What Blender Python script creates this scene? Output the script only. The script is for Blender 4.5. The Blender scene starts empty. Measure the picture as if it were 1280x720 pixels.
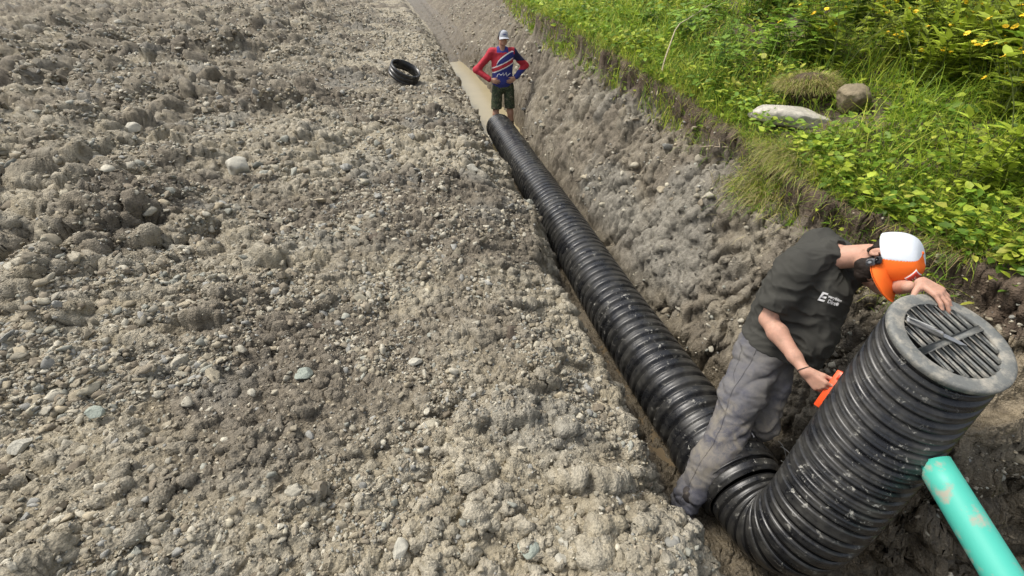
import bpy, math, random
import numpy as np
from mathutils import Matrix, Vector
random.seed(7); RNG = np.random.default_rng(11)
SC = bpy.context.scene; COL = SC.collection
PI = math.pi
def V3(*a): return np.array(a, float)
def nrm(v): v = np.asarray(v, float); return v/np.linalg.norm(v)
# ---------------------------------------------------------------- camera
CAM = V3(0, 0, 2.65); FPX = 585.; PITCH = math.radians(34); YAW = math.radians(13.8)
Fw = V3(math.sin(YAW)*math.cos(PITCH), math.cos(YAW)*math.cos(PITCH), -math.sin(PITCH))
Rt = V3(math.cos(YAW), -math.sin(YAW), 0); Up = np.cross(Rt, Fw)
cd = bpy.data.cameras.new('camera'); cam = bpy.data.objects.new('camera', cd); COL.objects.link(cam)
cd.sensor_width = 36; cd.lens = 36*FPX/1280; cd.clip_start = .02; cd.clip_end = 400
cam.matrix_world = Matrix([[Rt[i], Up[i], -Fw[i], CAM[i]] for i in range(3)]+[[0, 0, 0, 1]])
SC.camera = cam
# ---------------------------------------------------------------- light
w = bpy.data.worlds.new('World'); SC.world = w; w.use_nodes = True
nt = w.node_tree; bg = nt.nodes['Background']; sky = nt.nodes.new('ShaderNodeTexSky'); sky.sky_type = 'NISHITA'
SUN_EL, SUN_AZ = math.radians(58), math.radians(-62)       # azimuth from +Y towards +X
sky.sun_disc = False; sky.sun_elevation = SUN_EL; sky.sun_rotation = SUN_AZ; sky.air_density = 1.0; sky.dust_density = 4.0; sky.ozone_density = .6
hs = nt.nodes.new('ShaderNodeHueSaturation'); hs.inputs['Saturation'].default_value = .45
nt.links.new(sky.outputs[0], hs.inputs['Color']); nt.links.new(hs.outputs[0], bg.inputs[0]); bg.inputs[1].default_value = .13
sl = bpy.data.lights.new('sun', 'SUN'); sl.energy = 1.9; sl.angle = math.radians(20); sl.color = (1, .95, .87)
so = bpy.data.objects.new('sun', sl); COL.objects.link(so)
sd = Vector((math.sin(SUN_AZ)*math.cos(SUN_EL), math.cos(SUN_AZ)*math.cos(SUN_EL), math.sin(SUN_EL)))
so.rotation_euler = sd.to_track_quat('Z', 'Y').to_euler(); so.location = (0, 0, 12)
SC.view_settings.view_transform = 'Standard'; SC.view_settings.look = 'None'; SC.view_settings.exposure = 0.66; SC.view_settings.gamma = 1
SC.view_settings.use_curve_mapping = False
# ---------------------------------------------------------------- noise
def _h(ix, iy, iz, s=0):
    h = (ix.astype(np.int64)*374761393 + iy.astype(np.int64)*668265263 + iz.astype(np.int64)*2147483647 + s*1274126177) & 0xffffffff
    h = ((h ^ (h >> 13))*1274126177) & 0xffffffff
    h = ((h ^ (h >> 16))*2246822519) & 0xffffffff
    return ((h ^ (h >> 15)) & 0xffffff).astype(np.float32)/np.float32(0xffffff)
def vn(P, f=1., s=0):
    """value noise 0..1 at the (N,3) points P"""
    Q = np.asarray(P, np.float32)*np.float32(f)+np.float32(100.5); I = np.floor(Q); t = Q-I; t = t*t*(3-2*t)
    x, y, z = I[..., 0], I[..., 1], I[..., 2]; r = 0
    for a in (0, 1):
        wx = t[..., 0] if a else 1-t[..., 0]
        for b in (0, 1):
            wy = t[..., 1] if b else 1-t[..., 1]
            for c in (0, 1):
                wz = t[..., 2] if c else 1-t[..., 2]
                r = r+wx*wy*wz*_h(x+a, y+b, z+c, s)
    return r
def fbm(P, f=1., o=4, s=0, g=.5):
    r = 0; a = 1; n = 0
    for i in range(o):
        r = r+a*vn(P, f, s+i); n += a; a *= g; f *= 2.03
    return r/n
def worley(u, v, f, s=0):
    """2-D cellular noise: F1, F2 (cell units) and a random number of the nearest cell"""
    u = u*f; v = v*f; iu = np.floor(u); iv = np.floor(v)
    F1 = np.full(u.shape, 9., np.float32); F2 = F1.copy(); C = np.zeros(u.shape, np.float32); Z = np.zeros_like(iu)
    for a in (-1, 0, 1):
        for b in (-1, 0, 1):
            cu = iu+a; cv = iv+b
            a_ = cu+_h(cu, cv, Z, s)-u; b_ = cv+_h(cu, cv, Z, s+1)-v; d = np.hypot(a_, b_).astype(np.float32)
            c = _h(cu, cv, Z, s+2); n = d < F1; tl = (_h(cu, cv, Z, s+3)-.5)*a_+(_h(cu, cv, Z, s+4)-.5)*b_
            c = np.clip(c*(1+2.6*tl), 0, 1.3)                      # every clod has its own tilted top
            F2 = np.where(n, F1, np.minimum(F2, d)); C = np.where(n, c, C); F1 = np.where(n, d, F1)
    return F1, F2, C
def sst(a, b, x): t = np.clip((x-a)/(b-a), 0, 1); return t*t*(3-2*t)
def mix(a, b, t): return a+(b-a)*t
# ---------------------------------------------------------------- mesh helpers
def mesh_obj(name, v, faces=None, mat=None, parent=None, smooth=True, quads=None, tris=None, col=None, attrs=None):
    """one mesh object; quads / tris are int arrays, faces a python list"""
    me = bpy.data.meshes.new(name); v = np.asarray(v, np.float32)
    if faces is not None:
        me.from_pydata([tuple(map(float, p)) for p in v], [], [tuple(int(i) for i in f) for f in faces])
    else:
        parts = []; starts = []; n = 0
        for arr, k in ((quads, 4), (tris, 3)):
            if arr is not None and len(arr):
                parts.append(np.asarray(arr, np.int32).ravel()); starts.append(n+np.arange(len(arr))*k); n += len(arr)*k
        idx = np.concatenate(parts); st = np.concatenate(starts)
        me.vertices.add(len(v)); me.vertices.foreach_set('co', v.ravel())
        me.loops.add(len(idx)); me.loops.foreach_set('vertex_index', idx)
        me.polygons.add(len(st)); me.polygons.foreach_set('loop_start', st.astype(np.int32))
        me.update(calc_edges=True)
    if col is not None:
        a = me.color_attributes.new('tint', 'FLOAT_COLOR', 'POINT'); c = np.ones((len(v), 4), np.float32); c[:, :3] = col
        a.data.foreach_set('color', c.ravel())
    for k, arr in (attrs or {}).items():
        a = me.attributes.new(k, 'FLOAT', 'POINT'); a.data.foreach_set('value', np.asarray(arr, np.float32).ravel())
    if smooth: me.polygons.foreach_set('use_smooth', np.ones(len(me.polygons), bool))
    me.update()
    if mat: me.materials.append(mat)
    o = bpy.data.objects.new(name, me); COL.objects.link(o)
    if parent: o.parent = parent
    return o
def tag(o, label=None, cat=None, group=None, kind=None):
    for k, x in (('label', label), ('category', cat), ('group', group), ('kind', kind)):
        if x: o[k] = x
    return o
def empty(name, loc=(0, 0, 0), label=None, cat=None, group=None):
    o = bpy.data.objects.new(name, None); o.empty_display_size = .1; COL.objects.link(o); o.location = loc
    return tag(o, label, cat, group)
def under(parent, *objs):
    """parent objects whose mesh is in world coordinates under an Empty, keeping them in place"""
    for o in objs:
        o.parent = parent; o.matrix_parent_inverse = Matrix.Translation(parent.location).inverted()
def frame(d):
    d = nrm(d); a = nrm(np.cross(d, (0, 0, 1))) if abs(d[2]) < .95 else nrm(np.cross(d, (0, 1, 0)))
    return a, np.cross(a, d)
def sweep(path, rad, seg=24, cap=True, close=False):
    """tube along path (N,3) with radius per point; parallel-transported rings -> verts, faces"""
    path = np.asarray(path, float); N = len(path); rad = np.broadcast_to(rad, (N,)); T = np.gradient(path, axis=0)
    T /= np.linalg.norm(T, axis=1)[:, None]+1e-12; a, b = frame(T[0]); vs = []
    th = np.linspace(0, 2*PI, seg, endpoint=False)
    for i in range(N):
        a = a-T[i]*(a@T[i]); a = nrm(a); b = np.cross(T[i], a)
        vs.append(path[i]+rad[i]*(np.cos(th)[:, None]*a+np.sin(th)[:, None]*b))
    vs = np.concatenate(vs); j = np.arange(seg); k = (j+1) % seg; q = []
    for i in range(N-1): q.append(np.stack([i*seg+j, i*seg+k, (i+1)*seg+k, (i+1)*seg+j], 1))
    q = np.concatenate(q)[:, ::-1]; t = None
    if cap:
        n = len(vs); vs = np.concatenate([vs, path[:1], path[-1:]])
        t = np.concatenate([np.stack([np.full(seg, n), j, k], 1), np.stack([np.full(seg, n+1), (N-1)*seg+k, (N-1)*seg+j], 1)])[:, ::-1]
    return vs, q, t
class MB:
    """collects shapes and links them as ONE mesh object"""
    def __init__(s): s.v = []; s.q = []; s.t = []; s.n = 0; s.c = []
    def add(s, v, q=None, t=None, col=(1, 1, 1)):
        v = np.asarray(v, float); s.v.append(v); s.c.append(np.broadcast_to(np.asarray(col, float), (len(v), 3)))
        if q is not None and len(q): s.q.append(np.asarray(q)+s.n)
        if t is not None and len(t): s.t.append(np.asarray(t)+s.n)
        s.n += len(v); return s
    def tube(s, path, rad, seg=10, col=(1, 1, 1)): return s.add(*sweep(path, rad, seg), col=col)
    def box(s, c, a, b, d, hx, hy, hz, bev=.12, col=(1, 1, 1)):
        """rounded box: centre, three axes, half sizes"""
        m = min(hx, hy, hz)*bev*2; vs = []; g = []
        for z, k in ((-hz, 1), (-hz+m, 0), (hz-m, 0), (hz, 1)):
            r = m if k else 0
            x, y = hx-r, hy-r
            g.append([(x, y-m, z), (x-m, y, z), (-x+m, y, z), (-x, y-m, z), (-x, -y+m, z), (-x+m, -y, z), (x-m, -y, z), (x, -y+m, z)])
        for ring in g:
            for p in ring: vs.append(c+a*p[0]+b*p[1]+d*p[2])
        q = [];  n = 8
        for i in range(3):
            for j in range(8): q.append((i*n+j, (i+1)*n+j, (i+1)*n+(j+1) % n, i*n+(j+1) % n)[::-1])
        vs += [c-d*hz, c+d*hz]; t = []
        for j in range(8): t += [(32, j, (j+1) % 8), (33, 24+(j+1) % 8, 24+j)]
        return s.add(vs, q, t, col)
    def build(s, name, mat, parent=None, smooth=True, col=True):
        return mesh_obj(name, np.concatenate(s.v), None, mat, parent, smooth, np.concatenate(s.q) if s.q else None,
                        np.concatenate(s.t) if s.t else None, np.concatenate(s.c) if col else None)
def X(a, b, c): return np.asarray(a, float), np.asarray(b, float), np.asarray(c, float)
# ---------------------------------------------------------------- materials
def material(name): 
    m = bpy.data.materials.new(name); m.use_nodes = True
    return m, m.node_tree, m.node_tree.nodes['Principled BSDF']
def nd(nt, t, **kw):
    n = nt.nodes.new('ShaderNode'+t)
    for k, x in kw.items():
        if k in n.inputs: n.inputs[k].default_value = x
        else: setattr(n, k, x)
    return n
def noise(nt, scale, detail=6, rough=.6, vec=None, dist=0.):
    n = nd(nt, 'TexNoise'); n.inputs['Scale'].default_value = scale; n.inputs['Detail'].default_value = detail
    n.inputs['Roughness'].default_value = rough; n.inputs['Distortion'].default_value = dist
    if vec: nt.links.new(vec, n.inputs['Vector'])
    return n.outputs['Fac']
def ramp(nt, fac, stops, interp='LINEAR'):
    r = nd(nt, 'ValToRGB'); r.color_ramp.interpolation = interp; e = r.color_ramp.elements
    while len(e) < len(stops): e.new(.5)
    for i, (p, c) in enumerate(stops):
        e[i].position = p; e[i].color = (c, c, c, 1) if isinstance(c, (int, float)) else (*c, 1)
    nt.links.new(fac, r.inputs[0]); return r.outputs[0]
def mixc(nt, f, a, b, mode='MIX'):
    n = nd(nt, 'Mix', data_type='RGBA', blend_type=mode)
    for s, x in ((n.inputs[0], f), (n.inputs[6], a), (n.inputs[7], b)):
        if hasattr(x, 'is_linked'): nt.links.new(x, s)
        else: s.default_value = x if isinstance(x, float) else (*x, 1)
    return n.outputs[2]
def attr(nt, name): return nd(nt, 'Attribute', attribute_name=name)
def bump(nt, bs, h, strength=.5, dist=.01):
    b = nd(nt, 'Bump'); b.inputs['Strength'].default_value = strength; b.inputs['Distance'].default_value = dist
    nt.links.new(h, b.inputs['Height']); nt.links.new(b.outputs[0], bs.inputs['Normal'])
def gpos(nt): return nd(nt, 'TexCoord').outputs['Object']
def simple(name, c, rough=.6, var=.25, scale=30., bmp=0., bscale=200., spec=.5, dirt=None, dscale=9., dlo=.55, dhi=.7, metal=0., coat=0.):
    m, nt, b = material(name); v = gpos(nt)
    lo = tuple(x*(1-var) for x in c); hi = tuple(min(1, x*(1+var)) for x in c)
    o = mixc(nt, noise(nt, scale, 5, .6, v), lo, hi)
    if dirt:
        f = ramp(nt, noise(nt, dscale, 7, .7, v), [(dlo, 0.), (dhi, 1.)]); o = mixc(nt, f, o, dirt)
        r = mixc(nt, f, (rough,)*3, (.9,)*3); nt.links.new(r, b.inputs['Roughness'])
    else: b.inputs['Roughness'].default_value = rough
    nt.links.new(o, b.inputs['Base Color']); b.inputs['Specular IOR Level'].default_value = spec; b.inputs['Metallic'].default_value = metal
    b.inputs['Coat Weight'].default_value = coat
    if bmp: bump(nt, b, noise(nt, bscale, 4, .6, v), bmp, .004)
    return m
def tinted(name, rough=.8, var=.3, scale=60., bmp=.4, bscale=250., spec=.3, trans=0., bdist=.004):
    """colour comes from the mesh's own 'tint' colours, varied by noise"""
    m, nt, b = material(name); v = gpos(nt); a = attr(nt, 'tint').outputs['Color']
    f = ramp(nt, noise(nt, scale, 5, .65, v), [(.3, 1-var), (.7, 1+var)]); o = mixc(nt, 1., a, f, 'MULTIPLY')
    nt.links.new(o, b.inputs['Base Color']); b.inputs['Roughness'].default_value = rough; b.inputs['Specular IOR Level'].default_value = spec
    if bmp: bump(nt, b, noise(nt, bscale, 5, .65, v), bmp, bdist)
    if trans:
        t = nd(nt, 'BsdfTranslucent'); nt.links.new(o, t.inputs[0]); mx = nd(nt, 'MixShader'); mx.inputs[0].default_value = trans
        nt.links.new(b.outputs[0], mx.inputs[1]); nt.links.new(t.outputs[0], mx.inputs[2])
        nt.links.new(mx.outputs[0], nt.nodes['Material Output'].inputs['Surface'])
    return m
# ================================================================ terrain
Yk = [-30, -1, .3, 1, 2, 3, 4.5, 7, 10, 14, 20, 40, 60]
XLk = [1.2, 1.2, 1.14, 1.02, .99, 1.06, 1.2, 1.3, 1.42, 1.62, 1.85, 2.2, 2.6]
XPk = [1.62, 1.62, 1.62, 1.62, 1.62, 1.64, 1.72, 1.82, 1.92, 2.2, 2.5, 3.2, 4.]
YR = [-30, .6, 1.0, 1.5, 1.9, 2.3, 3.4, 4.7, 6.6, 9, 14, 20, 40, 60]
XRk = [3.6, 3.2, 2.85, 2.80, 2.74, 2.66, 2.84, 2.80, 2.84, 2.95, 3.7, 4.7, 8., 11]
ZRk = [1.4, 1.4, 1.4, 1.4, 1.4, 1.42, 1.50, 1.68, 1.83, 1.95, 2.0, 2.0, 2.0, 2.1]
def xL(y): return np.interp(y, Yk, XLk)
def xP(y): return np.interp(y, Yk, XPk)
def xR(y): return np.interp(y, YR, XRk)
def zR(y): return np.interp(y, YR, ZRk)
def base_z(x, y):
    P0 = np.stack([x, y, 0*x], -1)
    wob = (fbm(P0*V3(.35, 1, 1), 1.3, 3, 5)-.5)*.30+(fbm(P0*V3(.3, 1, 1), 4., 4, 15, .6)-.5)*.24
    el = xL(y)+wob*sst(-.5, 1.5, y); er = xR(y)+wob*.8
    big = (fbm(P0, .55, 3, 21)-.5)
    # left spoil bank
    zl = .80+.10*sst(0, 2.5, el-x)+big*.25*sst(.2, 2.5, el-x)
    heap = sst(1.6, 5.5, el-x)*sst(1.5, 4.5, y)*(1-sst(25, 45, y)); zl = zl+heap*(.22+1.25*(fbm(P0, 1.1, 3, 41)-.38))
    zl = zl-.22*sst(.55, -.02, el-x)
    fl = .02+.05*sst(2.6, 4, y)-.17*sst(7.7, 8.3, y)*(1-sst(18, 21, y))+.1*sst(15, 18, y)+.40*sst(17, 25, y)
    t = np.clip((x-el)/.27, 0, 1); zleft = mix(zl, fl, t**.8)
    toe = .16*sst(1.45, 1.12, x)*sst(1.75, 1.25, y)*sst(.2, .8, y); zleft = np.maximum(zleft, fl+toe)
    # right cut bank
    foot = xP(y)+np.interp(y, [-9, 1.0, 1.8, 3.0, 8, 9.3, 12, 20], [.5, .5, .48, .3, .26, .52, .45, .1])+wob*.25
    top = zR(y)+.05*big+np.clip(x-er, 0, 30)*.13+sst(0, 3, x-er)*.25
    t = np.clip((x-foot)/(er-foot), 0, 1)
    g = .84*t+.16*sst(.0, .22, t)-.10*np.sin(PI*t)*sst(3, 1.5, y)
    g = g-.10*sst(.70, .92, t)*(1-sst(.93, 1., t))
    zr = mix(fl, top, np.clip(g, 0, 1))
    # muddy shelf behind the riser
    sh = sst(2.12, 2.32, x)*(.92+.05*big)+np.clip(x-2.35, 0, 1)*.10+.55*sst(0, .42, x-(er-.30))
    sh = sh-.07*np.exp(-((x-2.56)/.22)**2-((y-.99)/.10)**2); k = sst(1.45, 1.05, y)*(x > 2); zr = mix(zr, np.maximum(sh, fl), k)
    # side pit where the drain pipe leaves
    pit = sst(.86, .62, y+wob*.3)*sst(1.9, 2.15, x)*(1-sst(6, 8, x)); zr = mix(zr, .03+0*x, pit)
    z = np.where(x < (el+foot)*.5, zleft, zr)
    return z, el, er, foot, top
def build_ground():
    rows = [-30, -20, -12, -7, -4, -2.5, -1.8]; y = -1.3
    while y < 60:
        rows.append(y); y += max(.0068, .0036*(y+1)) if y > .25 else .02
    rows = np.array(rows)
    us = np.concatenate([-np.geomspace(12, .80, 30)[:-1], np.linspace(-.80, -.25, 330)[:-1], np.linspace(-.25, .98, 720)[:-1],
                         np.linspace(.98, 1.5, 120)[:-1], np.geomspace(1.5, 14, 40)])
    Y, U = np.meshgrid(rows, us, indexing='ij'); Xg = 0.3+(np.maximum(Y, -1.5)+2.1)*U
    z, el, er, foot, top = base_z(Xg, Y)
    P = np.stack([Xg, Y, z], -1)
    du = np.gradient(P, axis=1); dv = np.gradient(P, axis=0); N = np.cross(du, dv); N /= np.linalg.norm(N, axis=-1)[..., None]+1e-9
    slope = 1-N[..., 2]
    grass = sst(-.06, .06, Xg-er)*sst(.5, 1., P[..., 2])
    left = sst(.1, -.1, Xg-el); wallr = (Xg > foot-.05)*(1-grass)
    floor = (1-left)*sst(.22, .06, z)
    rough = (1-.45*floor)*(1-.6*grass)*(1-.9*sst(40, 58, Y))
    shelf = sst(1.5, 1.1, Y)*(Xg > 2.25)*sst(.8, .9, z)*(1-grass)*(z < 1.15); rough = rough*(1-.6*shelf)
    def disp(P, N, d):
        P = P+N*(d*rough)[..., None]; du = np.gradient(P, axis=1); dv = np.gradient(P, axis=0); N = np.cross(du, dv); return P, N/(np.linalg.norm(N, axis=-1)[..., None]+1e-9)
    def UV(P): return P[..., 0]+P[..., 2]*.9, P[..., 1]+P[..., 2]*.55
    # three passes, each sampled on the surface the last one made, so that detail wraps round the clods
    u, v_ = UV(P); far = sst(1.2, 3.5, el-Xg)*sst(1.5, 4, Y)
    m1 = sst(.36, .62, fbm(P, .9, 3, 61)); wa = .22*fbm(P, 3.5, 3, 3); wb = .22*fbm(P, 3.5, 3, 4)
    G1, G2, CG = worley(u+wa, v_+wb, 2.1, 97); F1, F2, C = worley(u+wa*.7, v_+wb*.7, 4.6, 7)
    d = (.14*left*far+.05*left)*CG*sst(0, .42, G2-G1)*m1+(.075*left+.045*left*far+.060*wallr)*(.25+.75*m1)*C*sst(0, .26, F2-F1)*(1-.35*wallr)+.13*(fbm(P, 2.2, 4, 81)-.5)
    gr = np.abs(((Y*4.2+.9*vn(P, 2., 8)) % 1)-.5)*2
    d = d-.07*(1-gr)**2*wallr*sst(3.8, 5, Y)*sst(.75, 1.15, P[..., 2])*sst(22, 14, Y)
    sc_ = np.abs(fbm(P*V3(.5, 1, .5)+V3(0, 0, 0), 4.5, 3, 151)-.5)*2; d = d-.07*wallr*(1-sst(0, .14, sc_))+.05*wallr*(np.floor(fbm(P, 2.6, 3, 161)*7)/7-.5)
    pw = sst(.95, .75, Y)*(Xg > 1.9)*(z > .1); d = d+pw*.10*C*sst(0, .3, F2-F1); d = d+.05*wallr*sst(.12, .02, top-z)
    P1, N1 = disp(P, N, d)
    u, v_ = UV(P1); m2 = sst(.33, .60, fbm(P1, 1.9, 3, 71)); F1b, F2b, Cb = worley(u+.05*vn(P1, 14., 5), v_+.05*vn(P1, 14., 6), 11., 17)
    d = .042*(.3+.7*m2)*(1-.72*wallr)*Cb*sst(0, .17, F2b-F1b)+wallr*.05*(fbm(P1, 14., 5, 171, .65)-.5)-wallr*.03*(1-sst(0, .10, np.abs(fbm(P1, 7., 4, 181, .6)-.5)*2))+.06*(fbm(P1, 8., 4, 91, .6)-.5)
    P2, N2 = disp(P1, N1, d); u, v_ = UV(P2); F1c, F2c, Cc = worley(u, v_, 27., 27); F1d, F2d, Cd = worley(u, v_, 60., 37)
    d = .020*(1-.35*wallr)*Cc*sst(0, .2, F2c-F1c)*sst(26, 9, Y)+.008*Cd*sst(0, .5, F2d-F1d)*sst(12, 5, Y)+.022*(fbm(P2, 30., 3, 93, .6)-.5)*sst(14, 5, Y)
    Pn, N = disp(P2, N2, d); print('soil', (Pn-P)[..., 2].min())
    # colour masks (what the soil is, not how it is lit)
    Ym = Y
    humus = sst(.34, .06, top-P[..., 2]+.25*(vn(P, 3., 12)-.5))*wallr*(Xg > foot+.2)+.9*grass
    humus = np.maximum(humus, .75*sst(1.6, 1.2, Y)*(Xg > 2.2)*sst(.95, 1.1, z))
    clay = sst(.52, .62, fbm(P, 1.1, 3, 101))*wallr*sst(2.0, 3.0, Y)*sst(7, 5, Y)*.55+.55*sst(.60, .70, fbm(P, 1.6, 3, 111))*left
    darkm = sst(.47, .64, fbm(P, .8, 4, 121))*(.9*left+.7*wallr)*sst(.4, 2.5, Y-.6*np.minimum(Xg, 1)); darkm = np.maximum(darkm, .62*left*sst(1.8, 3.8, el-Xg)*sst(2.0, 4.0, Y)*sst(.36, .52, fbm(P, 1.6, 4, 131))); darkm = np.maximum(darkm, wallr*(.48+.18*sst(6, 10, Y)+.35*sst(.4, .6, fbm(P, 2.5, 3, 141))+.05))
    wet = np.maximum(np.maximum(floor, .85*(Xg > el+.15)*(Xg < foot+.35)*sst(11, 15, Y)), .9*sst(1.1, .8, Y)*(Xg > 2.0)*sst(1.0, .6, z)); wet = np.maximum(wet, .7*wallr*sst(.55, .1, z)); 
    mud = sst(1.35, 1.15, Y)*(Xg > 2.25)*sst(.8, .88, z)*(1-grass)*(z < 1.2)
    ny, nx = Y.shape; i = np.arange(ny*nx).reshape(ny, nx)
    q = np.stack([i[:-1, :-1], i[:-1, 1:], i[1:, 1:], i[1:, :-1]], -1).reshape(-1, 4)
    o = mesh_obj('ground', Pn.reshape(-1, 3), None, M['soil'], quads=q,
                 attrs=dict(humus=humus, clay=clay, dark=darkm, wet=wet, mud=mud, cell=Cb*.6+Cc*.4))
    o['kind'] = 'structure'
    return Pn, N, dict(left=left, wall=wallr, grass=grass, floor=floor, er=er, el=el, mud=mud)
def soil_material():
    m, nt, b = material('soil'); v = gpos(nt); A = lambda n: attr(nt, n).outputs['Fac']
    big = noise(nt, 1.7, 5, .6, v); fine = noise(nt, 22., 8, .7, v); vf = noise(nt, 120., 4, .7, v)
    c = ramp(nt, big, [(.32, (.205, .174, .118)), (.5, (.275, .238, .165)), (.68, (.35, .308, .222))])
    c = mixc(nt, ramp(nt, A('cell'), [(.1, 0.), (.9, .75)]), c, mixc(nt, fine, (.29, .265, .205), (.43, .395, .315)))
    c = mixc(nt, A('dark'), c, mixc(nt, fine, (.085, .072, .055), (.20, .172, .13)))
    c = mixc(nt, A('clay'), c, mixc(nt, fine, (.14, .133, .112), (.30, .29, .25)))
    c = mixc(nt, A('humus'), c, mixc(nt, fine, (.045, .032, .022), (.15, .11, .078)))
    c = mixc(nt, A('wet'), c, mixc(nt, fine, (.075, .062, .042), (.17, .14, .095)))
    c = mixc(nt, A('mud'), c, mixc(nt, fine, (.18, .145, .095), (.27, .225, .155)))
    f = ramp(nt, fine, [(.33, .55), (.5, 1.), (.68, 1.32)]); c = mixc(nt, .8, c, f, 'MULTIPLY')
    f = ramp(nt, vf, [(.3, .7), (.7, 1.3)]); c = mixc(nt, .6, c, f, 'MULTIPLY')
    nt.links.new(c, b.inputs['Base Color'])
    r = mixc(nt, A('wet'), (.92,)*3, (.42,)*3); r = mixc(nt, A('mud'), r, (.38,)*3); nt.links.new(r, b.inputs['Roughness'])
    b.inputs['Specular IOR Level'].default_value = .3
    h = nd(nt, 'Math', operation='ADD'); nt.links.new(noise(nt, 60., 8, .75, v), h.inputs[0])
    vo = nd(nt, 'TexVoronoi'); vo.inputs['Scale'].default_value = 90.; nt.links.new(v, vo.inputs['Vector']); nt.links.new(vo.outputs[0], h.inputs[1])
    bump(nt, b, h.outputs[0], .8, .008)
    return m
# ---------------------------------------------------------------- rocks
def ico(sub=1):
    t = (1+5**.5)/2
    v = np.array([(-1, t, 0), (1, t, 0), (-1, -t, 0), (1, -t, 0), (0, -1, t), (0, 1, t), (0, -1, -t), (0, 1, -t), (t, 0, -1), (t, 0, 1), (-t, 0, -1), (-t, 0, 1)], float)
    f = [(0, 11, 5), (0, 5, 1), (0, 1, 7), (0, 7, 10), (0, 10, 11), (1, 5, 9), (5, 11, 4), (11, 10, 2), (10, 7, 6), (7, 1, 8), (3, 9, 4), (3, 4, 2), (3, 2, 6), (3, 6, 8), (3, 8, 9), (4, 9, 5), (2, 4, 11), (6, 2, 10), (8, 6, 7), (9, 8, 1)]
    v /= np.linalg.norm(v[0]); v = list(v)
    for _ in range(sub):
        mid = {}; nf = []
        def m_(a, b):
            k = (min(a, b), max(a, b))
            if k not in mid: mid[k] = len(v); v.append(nrm(v[a]+v[b]))
            return mid[k]
        for a, b, c in f:
            x, y, z = m_(a, b), m_(b, c), m_(c, a); nf += [(a, x, z), (b, y, x), (c, z, y), (x, y, z)]
        f = nf
    return np.array(v), np.array(f)
ICO = {k: ico(k) for k in (0, 1, 2, 3, 4)}
def rot_rand(n, tilt=PI):
    a = RNG.uniform(0, 2*PI, n); b = RNG.uniform(-tilt, tilt, n); c = RNG.uniform(-tilt, tilt, n)
    Z = np.zeros((n, 3, 3)); ca, sa, cb, sb, cc, s_ = np.cos(a), np.sin(a), np.cos(b), np.sin(b), np.cos(c), np.sin(c)
    Z[:, 0, 0] = ca*cb; Z[:, 0, 1] = ca*sb*s_-sa*cc; Z[:, 0, 2] = ca*sb*cc+sa*s_
    Z[:, 1, 0] = sa*cb; Z[:, 1, 1] = sa*sb*s_+ca*cc; Z[:, 1, 2] = sa*sb*cc-ca*s_
    Z[:, 2, 0] = -sb; Z[:, 2, 1] = cb*s_; Z[:, 2, 2] = cb*cc
    return Z
PAL = np.array([(.36, .33, .25), (.30, .265, .195), (.42, .39, .31), (.28, .28, .235), (.34, .295, .21), (.20, .17, .125), (.42, .39, .31), (.29, .285, .255), (.24, .205, .15), (.33, .30, .23), (.27, .235, .175)])
def rock_cloud(pos, size, sub, pal=PAL, dark=1.):
    n = len(pos); bv, bf = ICO[sub]; k = len(bv)
    sc = np.stack([RNG.uniform(.75, 1.35, n), RNG.uniform(.6, 1.1, n), RNG.uniform(.4, .85, n)], 1)*size[:, None]
    v = bv[None]*(1+RNG.uniform(-.28, .22, (n, k, 1)))
    # flatten random sides: chipped faces
    for _ in range(8):
        d = RNG.normal(size=(n, 1, 3)); d /= np.linalg.norm(d, axis=-1)[..., None]; h = (v*d).sum(-1, keepdims=True); c = RNG.uniform(.38, .72, (n, 1, 1))
        v = v-d*np.maximum(h-c, 0)*.95
    v = v*sc[:, None]; v = np.einsum('nij,nkj->nki', rot_rand(n, .6), v)+pos[:, None]
    t = (bf[None]+(np.arange(n)*k)[:, None, None]).reshape(-1, 3)
    c = pal[RNG.integers(0, len(pal), n)]*RNG.uniform(.75, 1.2, (n, 1))*dark; c = np.repeat(c, k, 0)
    return v.reshape(-1, 3), t, c
def scatter_gravel(Pn, N, K):
    mask = (K['left']*(1.+1.6*sst(4.5, 1.5, Pn[..., 1]))+.36*K['wall']*(1-K['mud']))*(1-K['floor'])*(1-K['grass']); F = Pn.reshape(-1, 3); w_ = mask.ravel()*(F[:, 1] > -1)*(F[:, 1] < 30)*(F[:, 0] > -9)*(F[:, 0] < 6)
    cl = sst(.35, .62, vn(F, 2.0, 5))*sst(.25, .6, vn(F, 5.5, 6)); w_ = w_*(.13+1.6*cl); w_ = w_/w_.sum()
    cs = np.cumsum(w_)
    v = []; t = []; c = []; n = 0
    for cnt, sub, lo, hi, pw in ((110000, 0, .0018, .0050, 2.0), (19000, 1, .0040, .0120, 3.0), (1100, 2, .009, .020, 3.)):
        idx = np.searchsorted(cs, RNG.random(cnt)); idx = np.minimum(idx, len(F)-1); P = F[idx]
        dist = np.linalg.norm(P-CAM, axis=1); size = dist*(lo+(hi-lo)*RNG.random(cnt)**pw); size = np.minimum(size, .06+.0*size)
        P = P+N.reshape(-1, 3)[idx]*(size*.05)[:, None]
        a, b, d = rock_cloud(P, size, sub); v.append(a); t.append(b+n); c.append(d); n += len(a)
    o = mesh_obj('gravel', np.concatenate(v), None, M['stone'], tris=np.concatenate(t), col=np.concatenate(c), smooth=False)
    tag(o, 'loose gravel and broken clods strewn over the dug soil', 'gravel', kind='stuff')
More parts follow.
